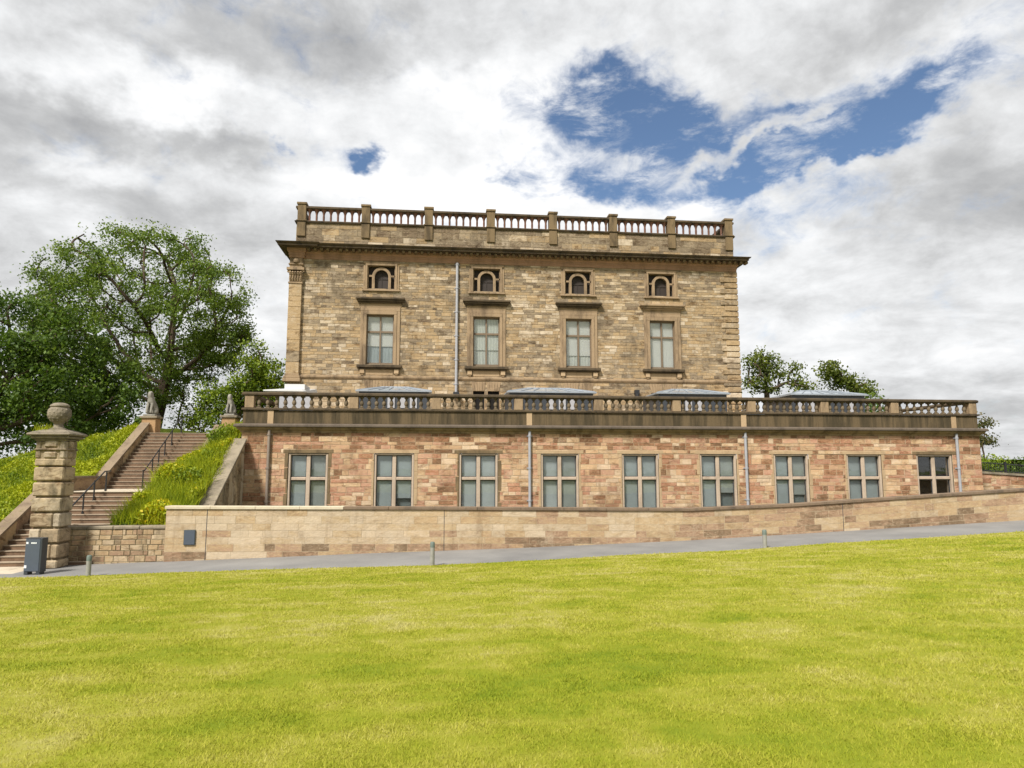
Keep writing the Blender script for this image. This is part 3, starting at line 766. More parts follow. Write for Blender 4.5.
for (a, b) in tped:
    loc = Vector(((a+b)/2, TY+.2, 3.43)) - L
    if f1: p0.location = loc; f1 = False
    else: copy_at(p0, tb, loc)
for (a, b), (c, d) in zip(tped, tped[1:]):
    n = 11 if b < -9 else 10
    for k in range(n):
        loc = Vector((b+(c-b)*(k+.5)/n, TY+.2, 3.43)) - L
        if f2: b0.location = loc; f2 = False
        else: copy_at(b0, tb, loc)
rf = MB(); rf.face([(TX0+.3, TY+.4, 3.28), (TX1-.3, TY+.4, 3.28), (TX1-.3, 60, 3.28), (TX0+.3, 60, 3.28)]); rf.build('roof', M['landing'], wing)
# the flank of the terrace roof balustrade has its own balusters only where seen; the rail returns on both sides
def build_cross_window(a, b, idx):
    y = TY; z0, z1 = -2.6, .92; xm = (a+b)/2; zt = -.48; d0, d1 = .10, .32
    f = MB(); j = .13
    f.box(a, a+j, y+.02, y+.5, z0, z1); f.box(b-j, b, y+.02, y+.5, z0, z1); f.box(a+j, b-j, y+.022, y+.5, z1-.1, z1)
    f.box(xm-.11, xm+.11, y+d0, y+d1, z0, z1-.1)
    for s, e in ((a+j, xm-.11), (xm+.11, b-j)): f.box(s, e, y+d0+.004, y+d1-.004, zt-.09, zt+.09)
    f.box(a, b, y-.02, y+.5, z0-.15, z0-.003)
    w_ = f.build('window', M['stone_mull'], wing, bevel=.025)
    s_ = MB(); R = random.Random(idx+40)
    if idx != 8:
        z = z0
        while z < z1-.05:
            h = min(R.uniform(.5, .95), z1-z)
            for sx, sg in ((a, -1), (b, 1)):
                wd = R.choice((.1, .14, .2)); xa, xb = sorted((sx, sx+sg*wd)); s_.box(xa, xb, y-.035, y+.02, z+.006, z+h-.006)
            z += h
    s_.box(a-.28, b+.28, y-.037, y+.02, z1+.003, z1+.21)
    s_.build('surround', M['trim_pale'] if idx not in (0, 2, 8) else M['cornice'], w_, bevel=.015)
    g = MB(); fr = MB(); bd = MB()
    for s, e in ((a+j, xm-.11), (xm+.11, b-j)):
        for u, v in ((z0, zt-.09), (zt+.09, z1-.1)):
            g.box(s+.04, e-.04, y+.225, y+.232, u+.04, v-.04)
            for q in ((s, s+.04, u, v), (e-.04, e, u, v), (s+.04, e-.04, u, u+.04), (s+.04, e-.04, v-.04, v)): fr.box(q[0], q[1], y+.2, y+.25, q[2], q[3])
    g.build('pane', M['glass'], w_); fr.build('frame', M['slate_dark'], w_)
    for q, (p, e) in enumerate(((a+j, xm-.02), (xm+.02, b-j))):
        bd = MB()
        if idx == 8: bd.box(p, e, y+.46, y+.47, z0, z1-.1); bd.build('blind', M['dark'], w_); continue  # dark sheet standing in for the unlit room; this window has no blind
        dp = y+.29+R.choice((0, .02, .05)); low = z0 if R.random() < .88 else R.uniform(-1.75, -1.2)
        bd.box(p, e, dp, dp+.01, low, z1-.1); bd.build('blind', R.choice(BLINDS), w_)
        if low > z0:
            bd = MB(); bd.box(p, e, y+.46, y+.47, z0, low+.1); bd.build('shade', M['blind_dim'], w_)
for i, (a, b) in enumerate(WT): build_cross_window(a, b, i)
for i, x in enumerate(pipes_x): pipe(wing, x, TY, -4.2, 2.2, .085, M['pipe_brown'] if i == 0 else M['pipe'])
# rooflights
for i, (a, b) in enumerate([(-5.23, -.45), (4.37, 10.25), (14.26, 19.34), (23.52, 29.11)]):
    k = MB(); ya, yb = 44.6, 48.6; zt = (4.93, 4.97, 5.0, 5.02)[i]
    k.box(a+.2, b-.2, ya+.2, yb-.2, 3.285, zt)
    s = k.build('rooflight', M['slate_dark'], wing)
    f = MB(); f.box(a, b, ya, yb, zt, zt+.09); f.build('rim', M['zinc'], s)
    g = MB(); z1 = zt+.09; z2 = zt+.45; r0 = (a+1.5, (ya+yb)/2-.5, z2); r1 = (b-1.5, (ya+yb)/2-.5, z2); r2 = (b-1.5, (ya+yb)/2+.5, z2); r3 = (a+1.5, (ya+yb)/2+.5, z2)
    q = [(a+.08, ya+.08, z1), (b-.08, ya+.08, z1), (b-.08, yb-.08, z1), (a+.08, yb-.08, z1)]
    g.face([q[0], q[1], r1, r0]); g.face([q[1], q[2], r2, r1]); g.face([q[2], q[3], r3, r2]); g.face([q[3], q[0], r0, r3]); g.face([r0, r1, r2, r3])
    g.build('glazing', M['skyglass'], s)
    br = MB()
    for t in range(1, 7):
        u = t/7; p = Vector(q[0]).lerp(Vector(q[1]), u); p2 = Vector(r0).lerp(Vector(r1), u)
        br.tube([p+Vector((0, 0, .02)), p2+Vector((0, 0, .02))], .03, 4)
    br.tube([Vector(r0), Vector(r1)], .05, 5); br.tube([Vector(q[0]), Vector(r0)], .045, 5); br.tube([Vector(q[1]), Vector(r1)], .045, 5)
    br.build('glazing_bar', M['zinc'], s)
    R = random.Random(i); x = a+.6
    while x < b-.8:
        if R.random() < .55:
            wp = MB(); wp.box(x, x+.45, ya+.15, ya+.19, 3.9, zt-.25); wp.build('vent_panel', M['pipe'], s)
        x += .7
# white canopy at the left end of the terrace roof
cv = thing('canopy', (-9.5, 46, 3.28), 'flat white canopy standing on the terrace roof at the foot of the tall mansion', 'canopy')
c = MB(); c.hexa([(-10.95, 45, 4.92), (-8.45, 45, 4.92), (-8.1, 48, 5.0), (-10.8, 48, 5.0)], [(-10.95, 45, 5.0), (-8.6, 45, 5.05), (-8.2, 48, 5.4), (-10.2, 48, 5.42)]); c.build('cover', M['white'], cv)
c = MB(); c.box(-9.75, -8.5, 45.4, 47.2, 5.05, 5.42); c.build('raised_top', M['white'], cv)
c = MB(); c.face([(-9.95, 44.98, 3.6), (-7.9, 44.98, 3.6), (-7.9, 44.98, 4.6), (-9.95, 44.98, 4.6)]); c.build('side_sheet', M['pipe'], cv)
for x in (-10.7, -8.5):
    for y in (45.2, 47.7):
        c = MB(); c.box(x-.04, x+.04, y-.04, y+.04, 3.285, 4.95); c.build('leg', M['pipe'], cv)

# sloping flank wall at the left end of the wing
fl = thing('buttress_wall', (-10.9, 37.5, -4.5), 'short sloping stone wall running down from the left end of the low wing', 'wall')
sy0, sz0, sy1, sz1 = 33.6, -2.55, 39.85, 1.55
c = MB()
ny = 12
for k in range(ny):
    ya, yb = sy0+(sy1-sy0)*k/ny, sy0+(sy1-sy0)*(k+1)/ny
    za, zb = sz0+(sz1-sz0)*k/ny, sz0+(sz1-sz0)*(k+1)/ny
    za = za; g = R.uniform(.42, .6); r_ = gpick(R, [.4, 1, 2, 2, 2, 1], 6)
    c.hexa([(-11.1, ya+.004, -4.6), (-10.55, ya+.004, -4.6), (-10.55, yb-.004, -4.6), (-11.1, yb-.004, -4.6)], [(-11.1, ya+.004, za-.02), (-10.55, ya+.004, za-.02), (-10.55, yb-.004, zb-.02), (-11.1, yb-.004, zb-.02)], (r_, g, 0))
c.build('wall', M['pier'], fl)
c = MB(); c.hexa([(-11.22, sy0-.1, sz0-.02), (-10.45, sy0-.1, sz0-.02), (-10.45, sy1-.02, sz1), (-11.22, sy1-.02, sz1)], [(-11.22, sy0-.1, sz0+.16), (-10.45, sy0-.1, sz0+.16), (-10.45, sy1-.02, sz1+.18), (-11.22, sy1-.02, sz1+.18)]); c.build('coping', M['coping'], fl, bevel=.02)

# ------------------------------------------------------------------ long boundary wall along the path
bw = thing('boundary_wall', (0, 31, -3.4), 'long low ashlar wall beside the grey path, pale at its left end and pinkish to the right', 'wall')
def wall_top(x): return interp(x, [(-11.3, -1.62), (0, -1.72), (11.3, -1.84), (16, -1.68), (27.8, -1.0), (45, .0)])
def pal_low(u, v, R):
    if u < -2.5+3.5*mnoise.noise((v*1.3, 2, 1)) and not (u < -10.4): ws = [0, 0, .04, .15, .8, 4, 3.4]
    elif u < -10.4: ws = [.3, 1, 1, 1.5, 2, 1, .3]
    elif u < 12: ws = [.08, .5, 1.3, 2.0, 2.6, 2.2, 1.0]
    else: ws = [.25, 1.0, 2.4, 2.4, 2.2, 1.2, .3]
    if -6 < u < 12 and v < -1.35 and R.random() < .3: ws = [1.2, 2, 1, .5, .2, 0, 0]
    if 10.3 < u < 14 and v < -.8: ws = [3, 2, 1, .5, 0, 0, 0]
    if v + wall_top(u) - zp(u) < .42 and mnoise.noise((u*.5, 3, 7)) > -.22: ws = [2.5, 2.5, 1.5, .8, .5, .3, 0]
    return gpick(R, ws, 7), R.uniform(.42, .60)
c = MB()
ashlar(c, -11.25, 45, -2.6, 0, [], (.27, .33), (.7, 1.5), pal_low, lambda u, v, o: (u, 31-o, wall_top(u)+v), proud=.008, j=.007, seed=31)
c.face([(45, 31, -4), (45, 31.5, -4), (45, 31.5, 0), (45, 31, 0)])
for xa, xb in zip(lin(-11.25, 45, 20), lin(-11.25, 45, 20)[1:]):
    c.face([(xa, 31.5, -4.6), (xb, 31.5, -4.6), (xb, 31.5, wall_top(xb)), (xa, 31.5, wall_top(xa))], (.6, .5, 0))
c.face([(-11.25, 31, -4.6), (-11.25, 31.5, -4.6), (-11.25, 31.5, wall_top(-11.25)), (-11.25, 31, wall_top(-11.25))], (.6, .5, 0))
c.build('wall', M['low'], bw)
def coping(name, xs, m, oh=.07, h=.125):
    c = MB()
    for xa, xb in zip(xs, xs[1:]):
        za, zb = wall_top(xa), wall_top(xb)
        c.hexa([(xa+.004, 31-oh, za), (xb-.004, 31-oh, zb), (xb-.004, 31.5+oh, zb), (xa+.004, 31.5+oh, za)], [(xa+.004, 31-oh, za+h), (xb-.004, 31-oh, zb+h), (xb-.004, 31.5+oh, zb+h), (xa+.004, 31.5+oh, za+h)])
    return c.build(name, m, bw, bevel=.012)
coping('pale_coping', lin(-11.3, -4.0, 5), M['coping_new'])
coping('coping', lin(-4.0, 11.3, 9)+lin(12.7, 45, 20), dressed('dark_wall_coping', (.19, .135, .09), (.075, .06, .045), .7))
jt = MB()
for x in (-9.6, .3, 18.6): jt.box(x-.012, x+.012, 30.985, 31.02, zp(x)-.2, wall_top(x)-.01)
jt.build('movement_joint', M['slate_dark'], bw)
pl = thing('wall_plate', (-10.25, 31, -2.8), 'small dark grey plate fixed to the left end of the pale ashlar wall', 'plate')
c = MB(); c.box(-10.48, -10.02, 30.93, 30.985, -3.10, -2.48); c.build('panel', M['plate'], pl, bevel=.01)
c = MB(); c.box(-10.455, -10.045, 30.922, 30.929, -3.075, -2.505); c.build('face', M['slate'], pl)

# low rubble wall between the gate pier and the ashlar wall
gw = thing('garden_wall', (-13, 31.1, -3.8), 'low rough stone wall with flat coping between the gate pier and the pale ashlar wall', 'wall')
def pal_rub(u, v, R): return gpick(R, [.6, 1.2, 1.6, 2.2, 2, 1.2], 6), R.uniform(.38, .62)
c = MB(); ashlar(c, -15.45, -11.26, -4.3, -2.45, [], (.15, .28), (.18, .6), pal_rub, front(31.15), proud=.035, j=.02, seed=41)
c.face([(-15.3, 31.55, -4.3), (-11.26, 31.55, -4.3), (-11.26, 31.55, -2.45), (-15.3, 31.55, -2.45)], (.5, .5, 0)); c.build('wall', M['rubble'], gw)
c = MB()
for xa, xb in zip(lin(-15.45, -11.26, 5), lin(-15.45, -11.26, 5)[1:]): c.box(xa+.005, xb-.005, 31.08, 31.62, -2.45, -2.31)
c.build('coping', M['coping'], gw, bevel=.03)

# gate pier with ball finial
gp = thing('gate_pier', (-15.1, 30.4, -3.85), 'banded stone gate pier topped by a ball finial at the foot of the stairs', 'gate pier')
GX0, GX1, GY0, GY1 = -16.05, -14.92, 30.0, 30.95
c = MB(); R = random.Random(9); z = -3.95; hs = [.40]+[.61]*6
def ptint(): return (gpick(R, [.3, 1, 2, 2, 2, 1], 6), R.uniform(.42, .58), 0)
for h in hs:
    w1 = GX0+R.choice((.0, .42, .85)); t1, t2 = ptint(), ptint()
    if w1 > GX0+.1:
        c.box(GX0, w1-.008, GY0, GY1, z+.075, z+h, t1); c.box(w1+.008, GX1, GY0, GY1, z+.075, z+h, t2)
    else: c.box(GX0, GX1, GY0, GY1, z+.075, z+h, t1)
    z += h
c.box(GX0+.09, GX1-.09, GY0+.09, GY1-.09, -3.95, z+.2, (.02, .1, 0))
c.box(GX0, GX1, GY0, GY1, z+.05, z+.34, (.55, .5, 0))
c.box(GX0+.04, GX1-.04, GY0+.04, GY1-.04, z+.3, z+1.06, (.4, .48, 0))
for q in (0, 1):
    for (xa, xb) in ((GX0, GX0+.22), (GX1-.22, GX1)):
        ya, yb = ((GY0, GY0+.24), (GY1-.24, GY1))[q]; c.box(xa, xb, ya, yb, z+.35, z+1.06, ptint())
c.box(GX0+.32, GX1-.32, GY0-.02, GY0+.2, z+.36, z+.62, ptint()); c.box(GX0+.32, GX1-.32, GY0-.02, GY0+.2, z+.80, z+1.06, ptint())
c.box(GX1-.2, GX1+.02, GY0+.3, GY1-.3, z+.36, z+.62, ptint()); c.box(GX1-.2, GX1+.02, GY0+.3, GY1-.3, z+.80, z+1.06, ptint())
c.box(GX0-.05, GX1+.05, GY0-.05, GY1+.05, z+.66, z+.75, ptint())
c.build('shaft', M['pier'], gp, bevel=.045)
zc = z+1.06; cx_, cy_ = (GX0+GX1)/2, (GY0+GY1)/2
c = MB()
for o, a, b in ((.06, 0, .08), (.16, .08, .2), (.27, .2, .31)): c.box(GX0-o, GX1+o, GY0-o, GY1+o, zc+a, zc+b)
c.hexa([(GX0-.24, GY0-.24, zc+.31), (GX1+.24, GY0-.24, zc+.31), (GX1+.24, GY1+.24, zc+.31), (GX0-.24, GY1+.24, zc+.31)], [(cx_-.4, cy_-.35, zc+.46), (cx_+.4, cy_-.35, zc+.46), (cx_+.4, cy_+.35, zc+.46), (cx_-.4, cy_+.35, zc+.46)])
c.build('cap', M['finial'], gp, bevel=.05)
c = MB(); fx, fy = cx_, cy_; zb = zc+.42
pr = [(.34, zb), (.34, zb+.08), (.2, zb+.14), (.16, zb+.26), (.22, zb+.34)]
for k in range(1, 12):
    a = -1.15+k*(1.15+.62)/11; pr.append((.43*math.cos(a), zb+.70+.40*math.sin(a)))
pr += [(.32, zb+.955), (.355, zb+.985)]
for k in range(0, 7):
    a = k*math.pi/2/6; pr.append((max(.015, .36*math.cos(a)), zb+1.0+.16*math.sin(a)))
c.lathe(fx, fy, pr, 20)
fo = c.build('finial', M['finial'], gp, smooth=True)
c = MB()
for row in range(5):
    el_ = -.8+row*.29; n = max(5, int(15*math.cos(el_)))
    for k in range(n):
        a = 2*math.pi*(k+.5*(row % 2))/n; d = Vector((math.cos(a)*math.cos(el_), math.sin(a)*math.cos(el_), math.sin(el_)))
        p = Vector((fx, fy, zb+.70)) + d*.41; u = Vector((-math.sin(a), math.cos(a), 0)); v = d.cross(u); tipp = p+d*.035
        q = [p+u*.085, p+v*.09, p-u*.085, p-v*.09]
        for i in range(4): c.face([q[i], q[(i+1) % 4], tipp])
c.build('scales', M['finial'], fo)
weeds_on_cap = (GX0, GX1, zc+.45)

# ------------------------------------------------------------------ stairs
st = thing('staircase', (-16.1, 31, -3.9), 'wide brown stone staircase climbing between planted banks to the plateau', 'stairs')
sp_, tr_ = MB(), MB()
n1 = 15
for k in range(n1):
    y0, z0 = 31.0+k*.34, -3.9+k*.19; z1 = z0+.19; ye_ = y0+.34 if k < n1-1 else 40.9
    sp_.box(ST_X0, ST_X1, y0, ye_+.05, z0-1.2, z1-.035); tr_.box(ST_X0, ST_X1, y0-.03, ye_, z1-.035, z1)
n2 = 16
for k in range(n2):
    y0, z0 = 40.9+k*.322, -1.05+k*.2094; z1 = z0+.2094; ye_ = y0+.322 if k < n2-1 else 49
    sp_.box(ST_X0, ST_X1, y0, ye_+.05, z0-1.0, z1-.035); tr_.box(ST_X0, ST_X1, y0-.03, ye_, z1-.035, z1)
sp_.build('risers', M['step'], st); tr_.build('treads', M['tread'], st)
ld = MB(); ld.box(ST_X0, ST_X1, 35.7, 40.88, -1.046, -1.03)
for k in range(1, 6): pass
ld.build('landing', M['landing'], st)
def flank(x0, x1, pts, m, name='side_wall'):
    c = MB(); cp = MB()
    for (ya, za), (yb, zb) in zip(pts, pts[1:]):
        L_ = math.hypot(yb-ya, zb-za); n = max(1, int(L_/1.1))
        for k in range(n):
            a, b = k/n, (k+1)/n; y0, y1 = ya+(yb-ya)*a, ya+(yb-ya)*b; z0, z1 = za+(zb-za)*a, za+(zb-za)*b
            t = (gpick(R, [.5, 1, 1.6, 2, 1.6, .8], 6), R.uniform(.36, .6), 0)
            c.hexa([(x0, y0, z0-1.6), (x1, y0, z0-1.6), (x1, y1, z1-1.6), (x0, y1, z1-1.6)], [(x0, y0, z0), (x1, y0, z0), (x1, y1, z1), (x0, y1, z1)], t)
            cp.hexa([(x0-.05, y0+.004, z0), (x1+.05, y0+.004, z0), (x1+.05, y1-.004, z1), (x0-.05, y1-.004, z1)], [(x0-.05, y0+.004, z0+.11), (x1+.05, y0+.004, z0+.11), (x1+.05, y1-.004, z1+.11), (x0-.05, y1-.004, z1+.11)])
    w_ = c.build(name, M['rubble'], st); cp.build('coping', m, w_)
brown_cop = dressed('brown_coping_stone', (.225, .169, .112), (.105, .075, .053), .6)
flank(ST_X0-.45, ST_X0-.02, [(29.6, -3.9), (36.1, -.42), (40.6, -.42), (46.1, 2.85)], brown_cop)
flank(ST_X1+.02, ST_X1+.4, [(31.3, -3.6), (36.1, -.85), (40.9, -.8), (46.2, 2.75)], brown_cop)
pv = MB()
for i in range(9):
    for j in range(2): pv.box(-24+i*1.05, -24+i*1.05+1.04, 28.9+j*1.05, 28.9+j*1.05+1.04, -4.1, zp(-19)+.035+.004*((i+j) % 2))
pvo = pv.build('paving', M['landing']); pvo['kind'] = 'structure'
def railing(pts, label, posts, hgt=.95):
    t = thing('handrail', pts[0], label, 'handrail', 'handrails of the stairs')
    c = MB(); c.tube([(p[0], p[1], p[2]+hgt) for p in pts], .035, 6)
    a = pts[0]; b = pts[-1]
    c.build('rail', M['iron'], t, smooth=True)
    for p in posts:
        c = MB(); c.tube([(p[0], p[1], p[2]-.05), (p[0], p[1], p[2]+hgt)], .035, 6); c.tube([(p[0], p[1], p[2]), (p[0], p[1], p[2]+.05)], .07, 8); c.build('post', M['iron'], t)
def SX(y, x=-16.15): return (x, y, stair_z(y)+.03)
railing([SX(32.6), SX(36.3), (-16.15, 36.9, -1.0)], 'black iron handrail with thin posts on the lower flight of stairs', [SX(33.1), SX(34.4), SX(35.35), (-16.15, 36.5, -1.0)])
railing([(-16.15, 40.7, -1.0), SX(41.0), SX(46.1), (-16.15, 46.5, 2.33)], 'black iron handrail with thin posts on the upper flight of stairs', [(-16.15, 40.8, -1.0), SX(42.0), SX(42.85), SX(43.7), SX(44.7), (-16.15, 46.2, 2.33)])

# statues on their pedestals at the head of the stairs
def statue(x, y, z, s, label, face):
    t = thing('statue', (x, y, z), label, 'statue', 'statues at the head of the stairs')
    me = bpy.data.meshes.new('figure'); bm = bmesh.new()
    J = [((0, .18, .30), .30), ((0, .02, .62), .27), ((0, -.14, .95), .22), ((0, -.20, 1.20), .17), ((0, -.24, 1.42), .19), ((0, -.42, 1.38), .11),
         ((.15, -.20, .80), .12), ((.16, -.30, .40), .085), ((.16, -.34, .06), .09), ((-.15, -.20, .80), .12), ((-.16, -.30, .40), .085), ((-.16, -.34, .06), .09),
         ((.26, .10, .22), .20), ((.28, -.14, .08), .12), ((-.26, .10, .22), .20), ((-.28, -.14, .08), .12), ((.1, -.22, 1.60), .05), ((-.1, -.22, 1.60), .05), ((0, .45, .12), .07), ((.25, .5, .08), .05)]
    E = [(0, 1), (1, 2), (2, 3), (3, 4), (4, 5), (2, 6), (6, 7), (7, 8), (2, 9), (9, 10), (10, 11), (0, 12), (12, 13), (0, 14), (14, 15), (4, 16), (4, 17), (0, 18), (18, 19)]
    vs = [bm.verts.new(Vector(p)*s) for p, r in J]; [bm.edges.new((vs[a], vs[b])) for a, b in E]; bm.to_mesh(me); bm.free()
    o = bpy.data.objects.new('figure', me); COL.objects.link(o); o.parent = t; o.rotation_euler = (0, 0, face)
    md = o.modifiers.new('skin', 'SKIN')
    for v, (p, r) in zip(me.skin_vertices[0].data, J): v.radius = (r*s, r*s)
    me.skin_vertices[0].data[0].use_root = True
    sb = o.modifiers.new('sub', 'SUBSURF'); sb.levels = 2; sb.render_levels = 2; me.materials.append(M['statue'])
    o.location = (0, 0, .1)
    c = MB(); c.box(x-.4*s, x+.4*s, y-.5*s, y+.6*s, z, z+.11); c.build('plinth', M['statue'], t, bevel=.02)
def ped(x, y, z0, z1, w_, label):
    t = thing('pedestal', (x, y, z0), label, 'pedestal', 'pedestals at the head of the stairs')
    c = MB(); c.box(x-w_/2, x+w_/2, y-w_/2, y+w_/2, z0, z1-.14); c.build('block', dressed('orange_pedestal_stone', (.40, .25, .13), (.24, .15, .08), .5), t, bevel=.02)
    c = MB(); c.box(x-w_/2-.1, x+w_/2+.1, y-w_/2-.1, y+w_/2+.1, z1-.14, z1); c.build('cap', M['coping'], t, bevel=.02)
ped(-18.15, 46.6, 1.5, 3.38, .85, 'orange stone pedestal at the top of the left stair wall'); statue(-18.15, 46.6, 3.38, .92, 'pale seated beast statue at the stair head, in front of the big tree trunk', RAD(-15))
ped(-13.3, 46.6, 1.5, 3.45, .85, 'ochre stone pedestal by the terrace corner at the right of the stair top'); statue(-13.3, 46.6, 3.45, .80, 'pale seated beast statue on the pedestal next to the terrace corner', RAD(-15))

# dark box by the gate pier
bx = thing('litter_bin', (-14.95, 28.5, -3.8), 'dark slate grey upright bin with small white markings by the gate pier', 'bin', None, RAD(-8))
def local(build, name, m, parent, bevel=0, smooth=False):
    o = build.build(name, m, None, smooth=smooth, bevel=bevel); o.parent = parent; ORG[o.name] = Vector((0, 0, 0)); return o
c = MB(); c.box(-.30, .28, -.15, .15, .05, 1.24); local(c, 'body', M['slate'], bx, .02)
c = MB(); c.box(.285, .35, -.16, .16, .03, 1.28); c.box(-.32, .28, -.16, .16, 1.245, 1.28); local(c, 'edge', M['slate_dark'], bx, .01)
for sx in (-.22, .24):
    c = MB(); c.box(sx-.07, sx+.07, -.13, .13, -.06, .05); local(c, 'foot', M['slate_dark'], bx)
for a, b, z0, z1 in ((-.26, -.18, 1.06, 1.13), (-.07, -.02, 1.07, 1.12), (-.005, .03, 1.07, 1.12), (.045, .08, 1.07, 1.12), (.095, .13, 1.07, 1.12), (-.28, -.19, .18, .28)):
    c = MB(); c.box(a, b, -.156, -.151, z0, z1); local(c, 'marking', M['marking'], bx)

# bollards on the path edge
for x, y, h, lb in ((-12.45, 27.25, .75, 'short grey bollard by the path in front of the rough garden wall'), (-.16, 26.2, .86, 'grey bollard by the path in front of the pale half of the ashlar wall'), (12.9, 27.05, .70, 'grey bollard farthest up the slope, by the pinkish half of the ashlar wall')):
    z = zp(x)
    b = thing('bollard', (x, y, z), lb, 'bollard', 'bollards along the path')
    c = MB(); c.lathe(x, y, [(.085, z-.1), (.085, z+h-.2)], 12); c.build('post', M['bollard'], b, smooth=True)
    c = MB(); c.lathe(x, y, [(.088, z+h-.2), (.088, z+h-.05), (.07, z+h-.01), (.02, z+h)], 12); c.build('cap', M['bollard_top'], b, smooth=True)

# wall, railing and hedge right of the wing
rw = thing('retaining_wall', (42, 42.5, -3), 'brown stone retaining wall right of the low wing', 'wall')
c = MB(); ashlar(c, TX1+.1, 60, -4.5, -.12, [], (.26, .38), (.4, 1.0), pal_terr, lambda u, v, o: (u, 42.4-o, v-.06*(u-33.4)*(1 if v > -1 else 0)), seed=51); c.build('wall', M['terr'], rw)
c = MB()
for xa, xb in zip(lin(TX1+.1, 60, 16), lin(TX1+.1, 60, 16)[1:]):
    za, zb = -.12-.06*(xa-33.4), -.12-.06*(xb-33.4)
    c.hexa([(xa+.004, 42.3, za), (xb-.004, 42.3, zb), (xb-.004, 42.9, zb), (xa+.004, 42.9, za)], [(xa+.004, 42.3, za+.14), (xb-.004, 42.3, zb+.14), (xb-.004, 42.9, zb+.14), (xa+.004, 42.9, za+.14)])
c.build('coping', M['coping'], rw)
c = MB(); c.face([(TX1+.1, 42.9, 0), (60, 42.9, -1.6), (60, 75, -1.4), (TX1+.1, 75, 1.2)]); g_ = c.build('terrain', M['ground']); g_['kind'] = 'structure'
ir = thing('iron_railing', (40, 42.7, 0), 'dark iron railing along the top of the wall right of the low wing', 'railing')
c = MB(); x = 34.0
zr = lambda x: .02-.06*(x-33.4)
while x < 58: c.tube([(x, 42.7, zr(x)-.03), (x, 42.7, zr(x)+.62)], .018, 4); x += .16
c.build('bars', M['iron'], ir)
c = MB()
for dz in (.08, .58): c.tube([(33.9, 42.7, zr(33.9)+dz), (58, 42.7, zr(58)+dz)], .03, 5)
c.build('rail', M['iron'], ir)
for k in range(9):
    x = 34.2+k*2.9; c = MB(); c.box(x-.06, x+.06, 42.64, 42.76, zr(x)-.03, zr(x)+.72); c.build('post', M['iron'], ir)

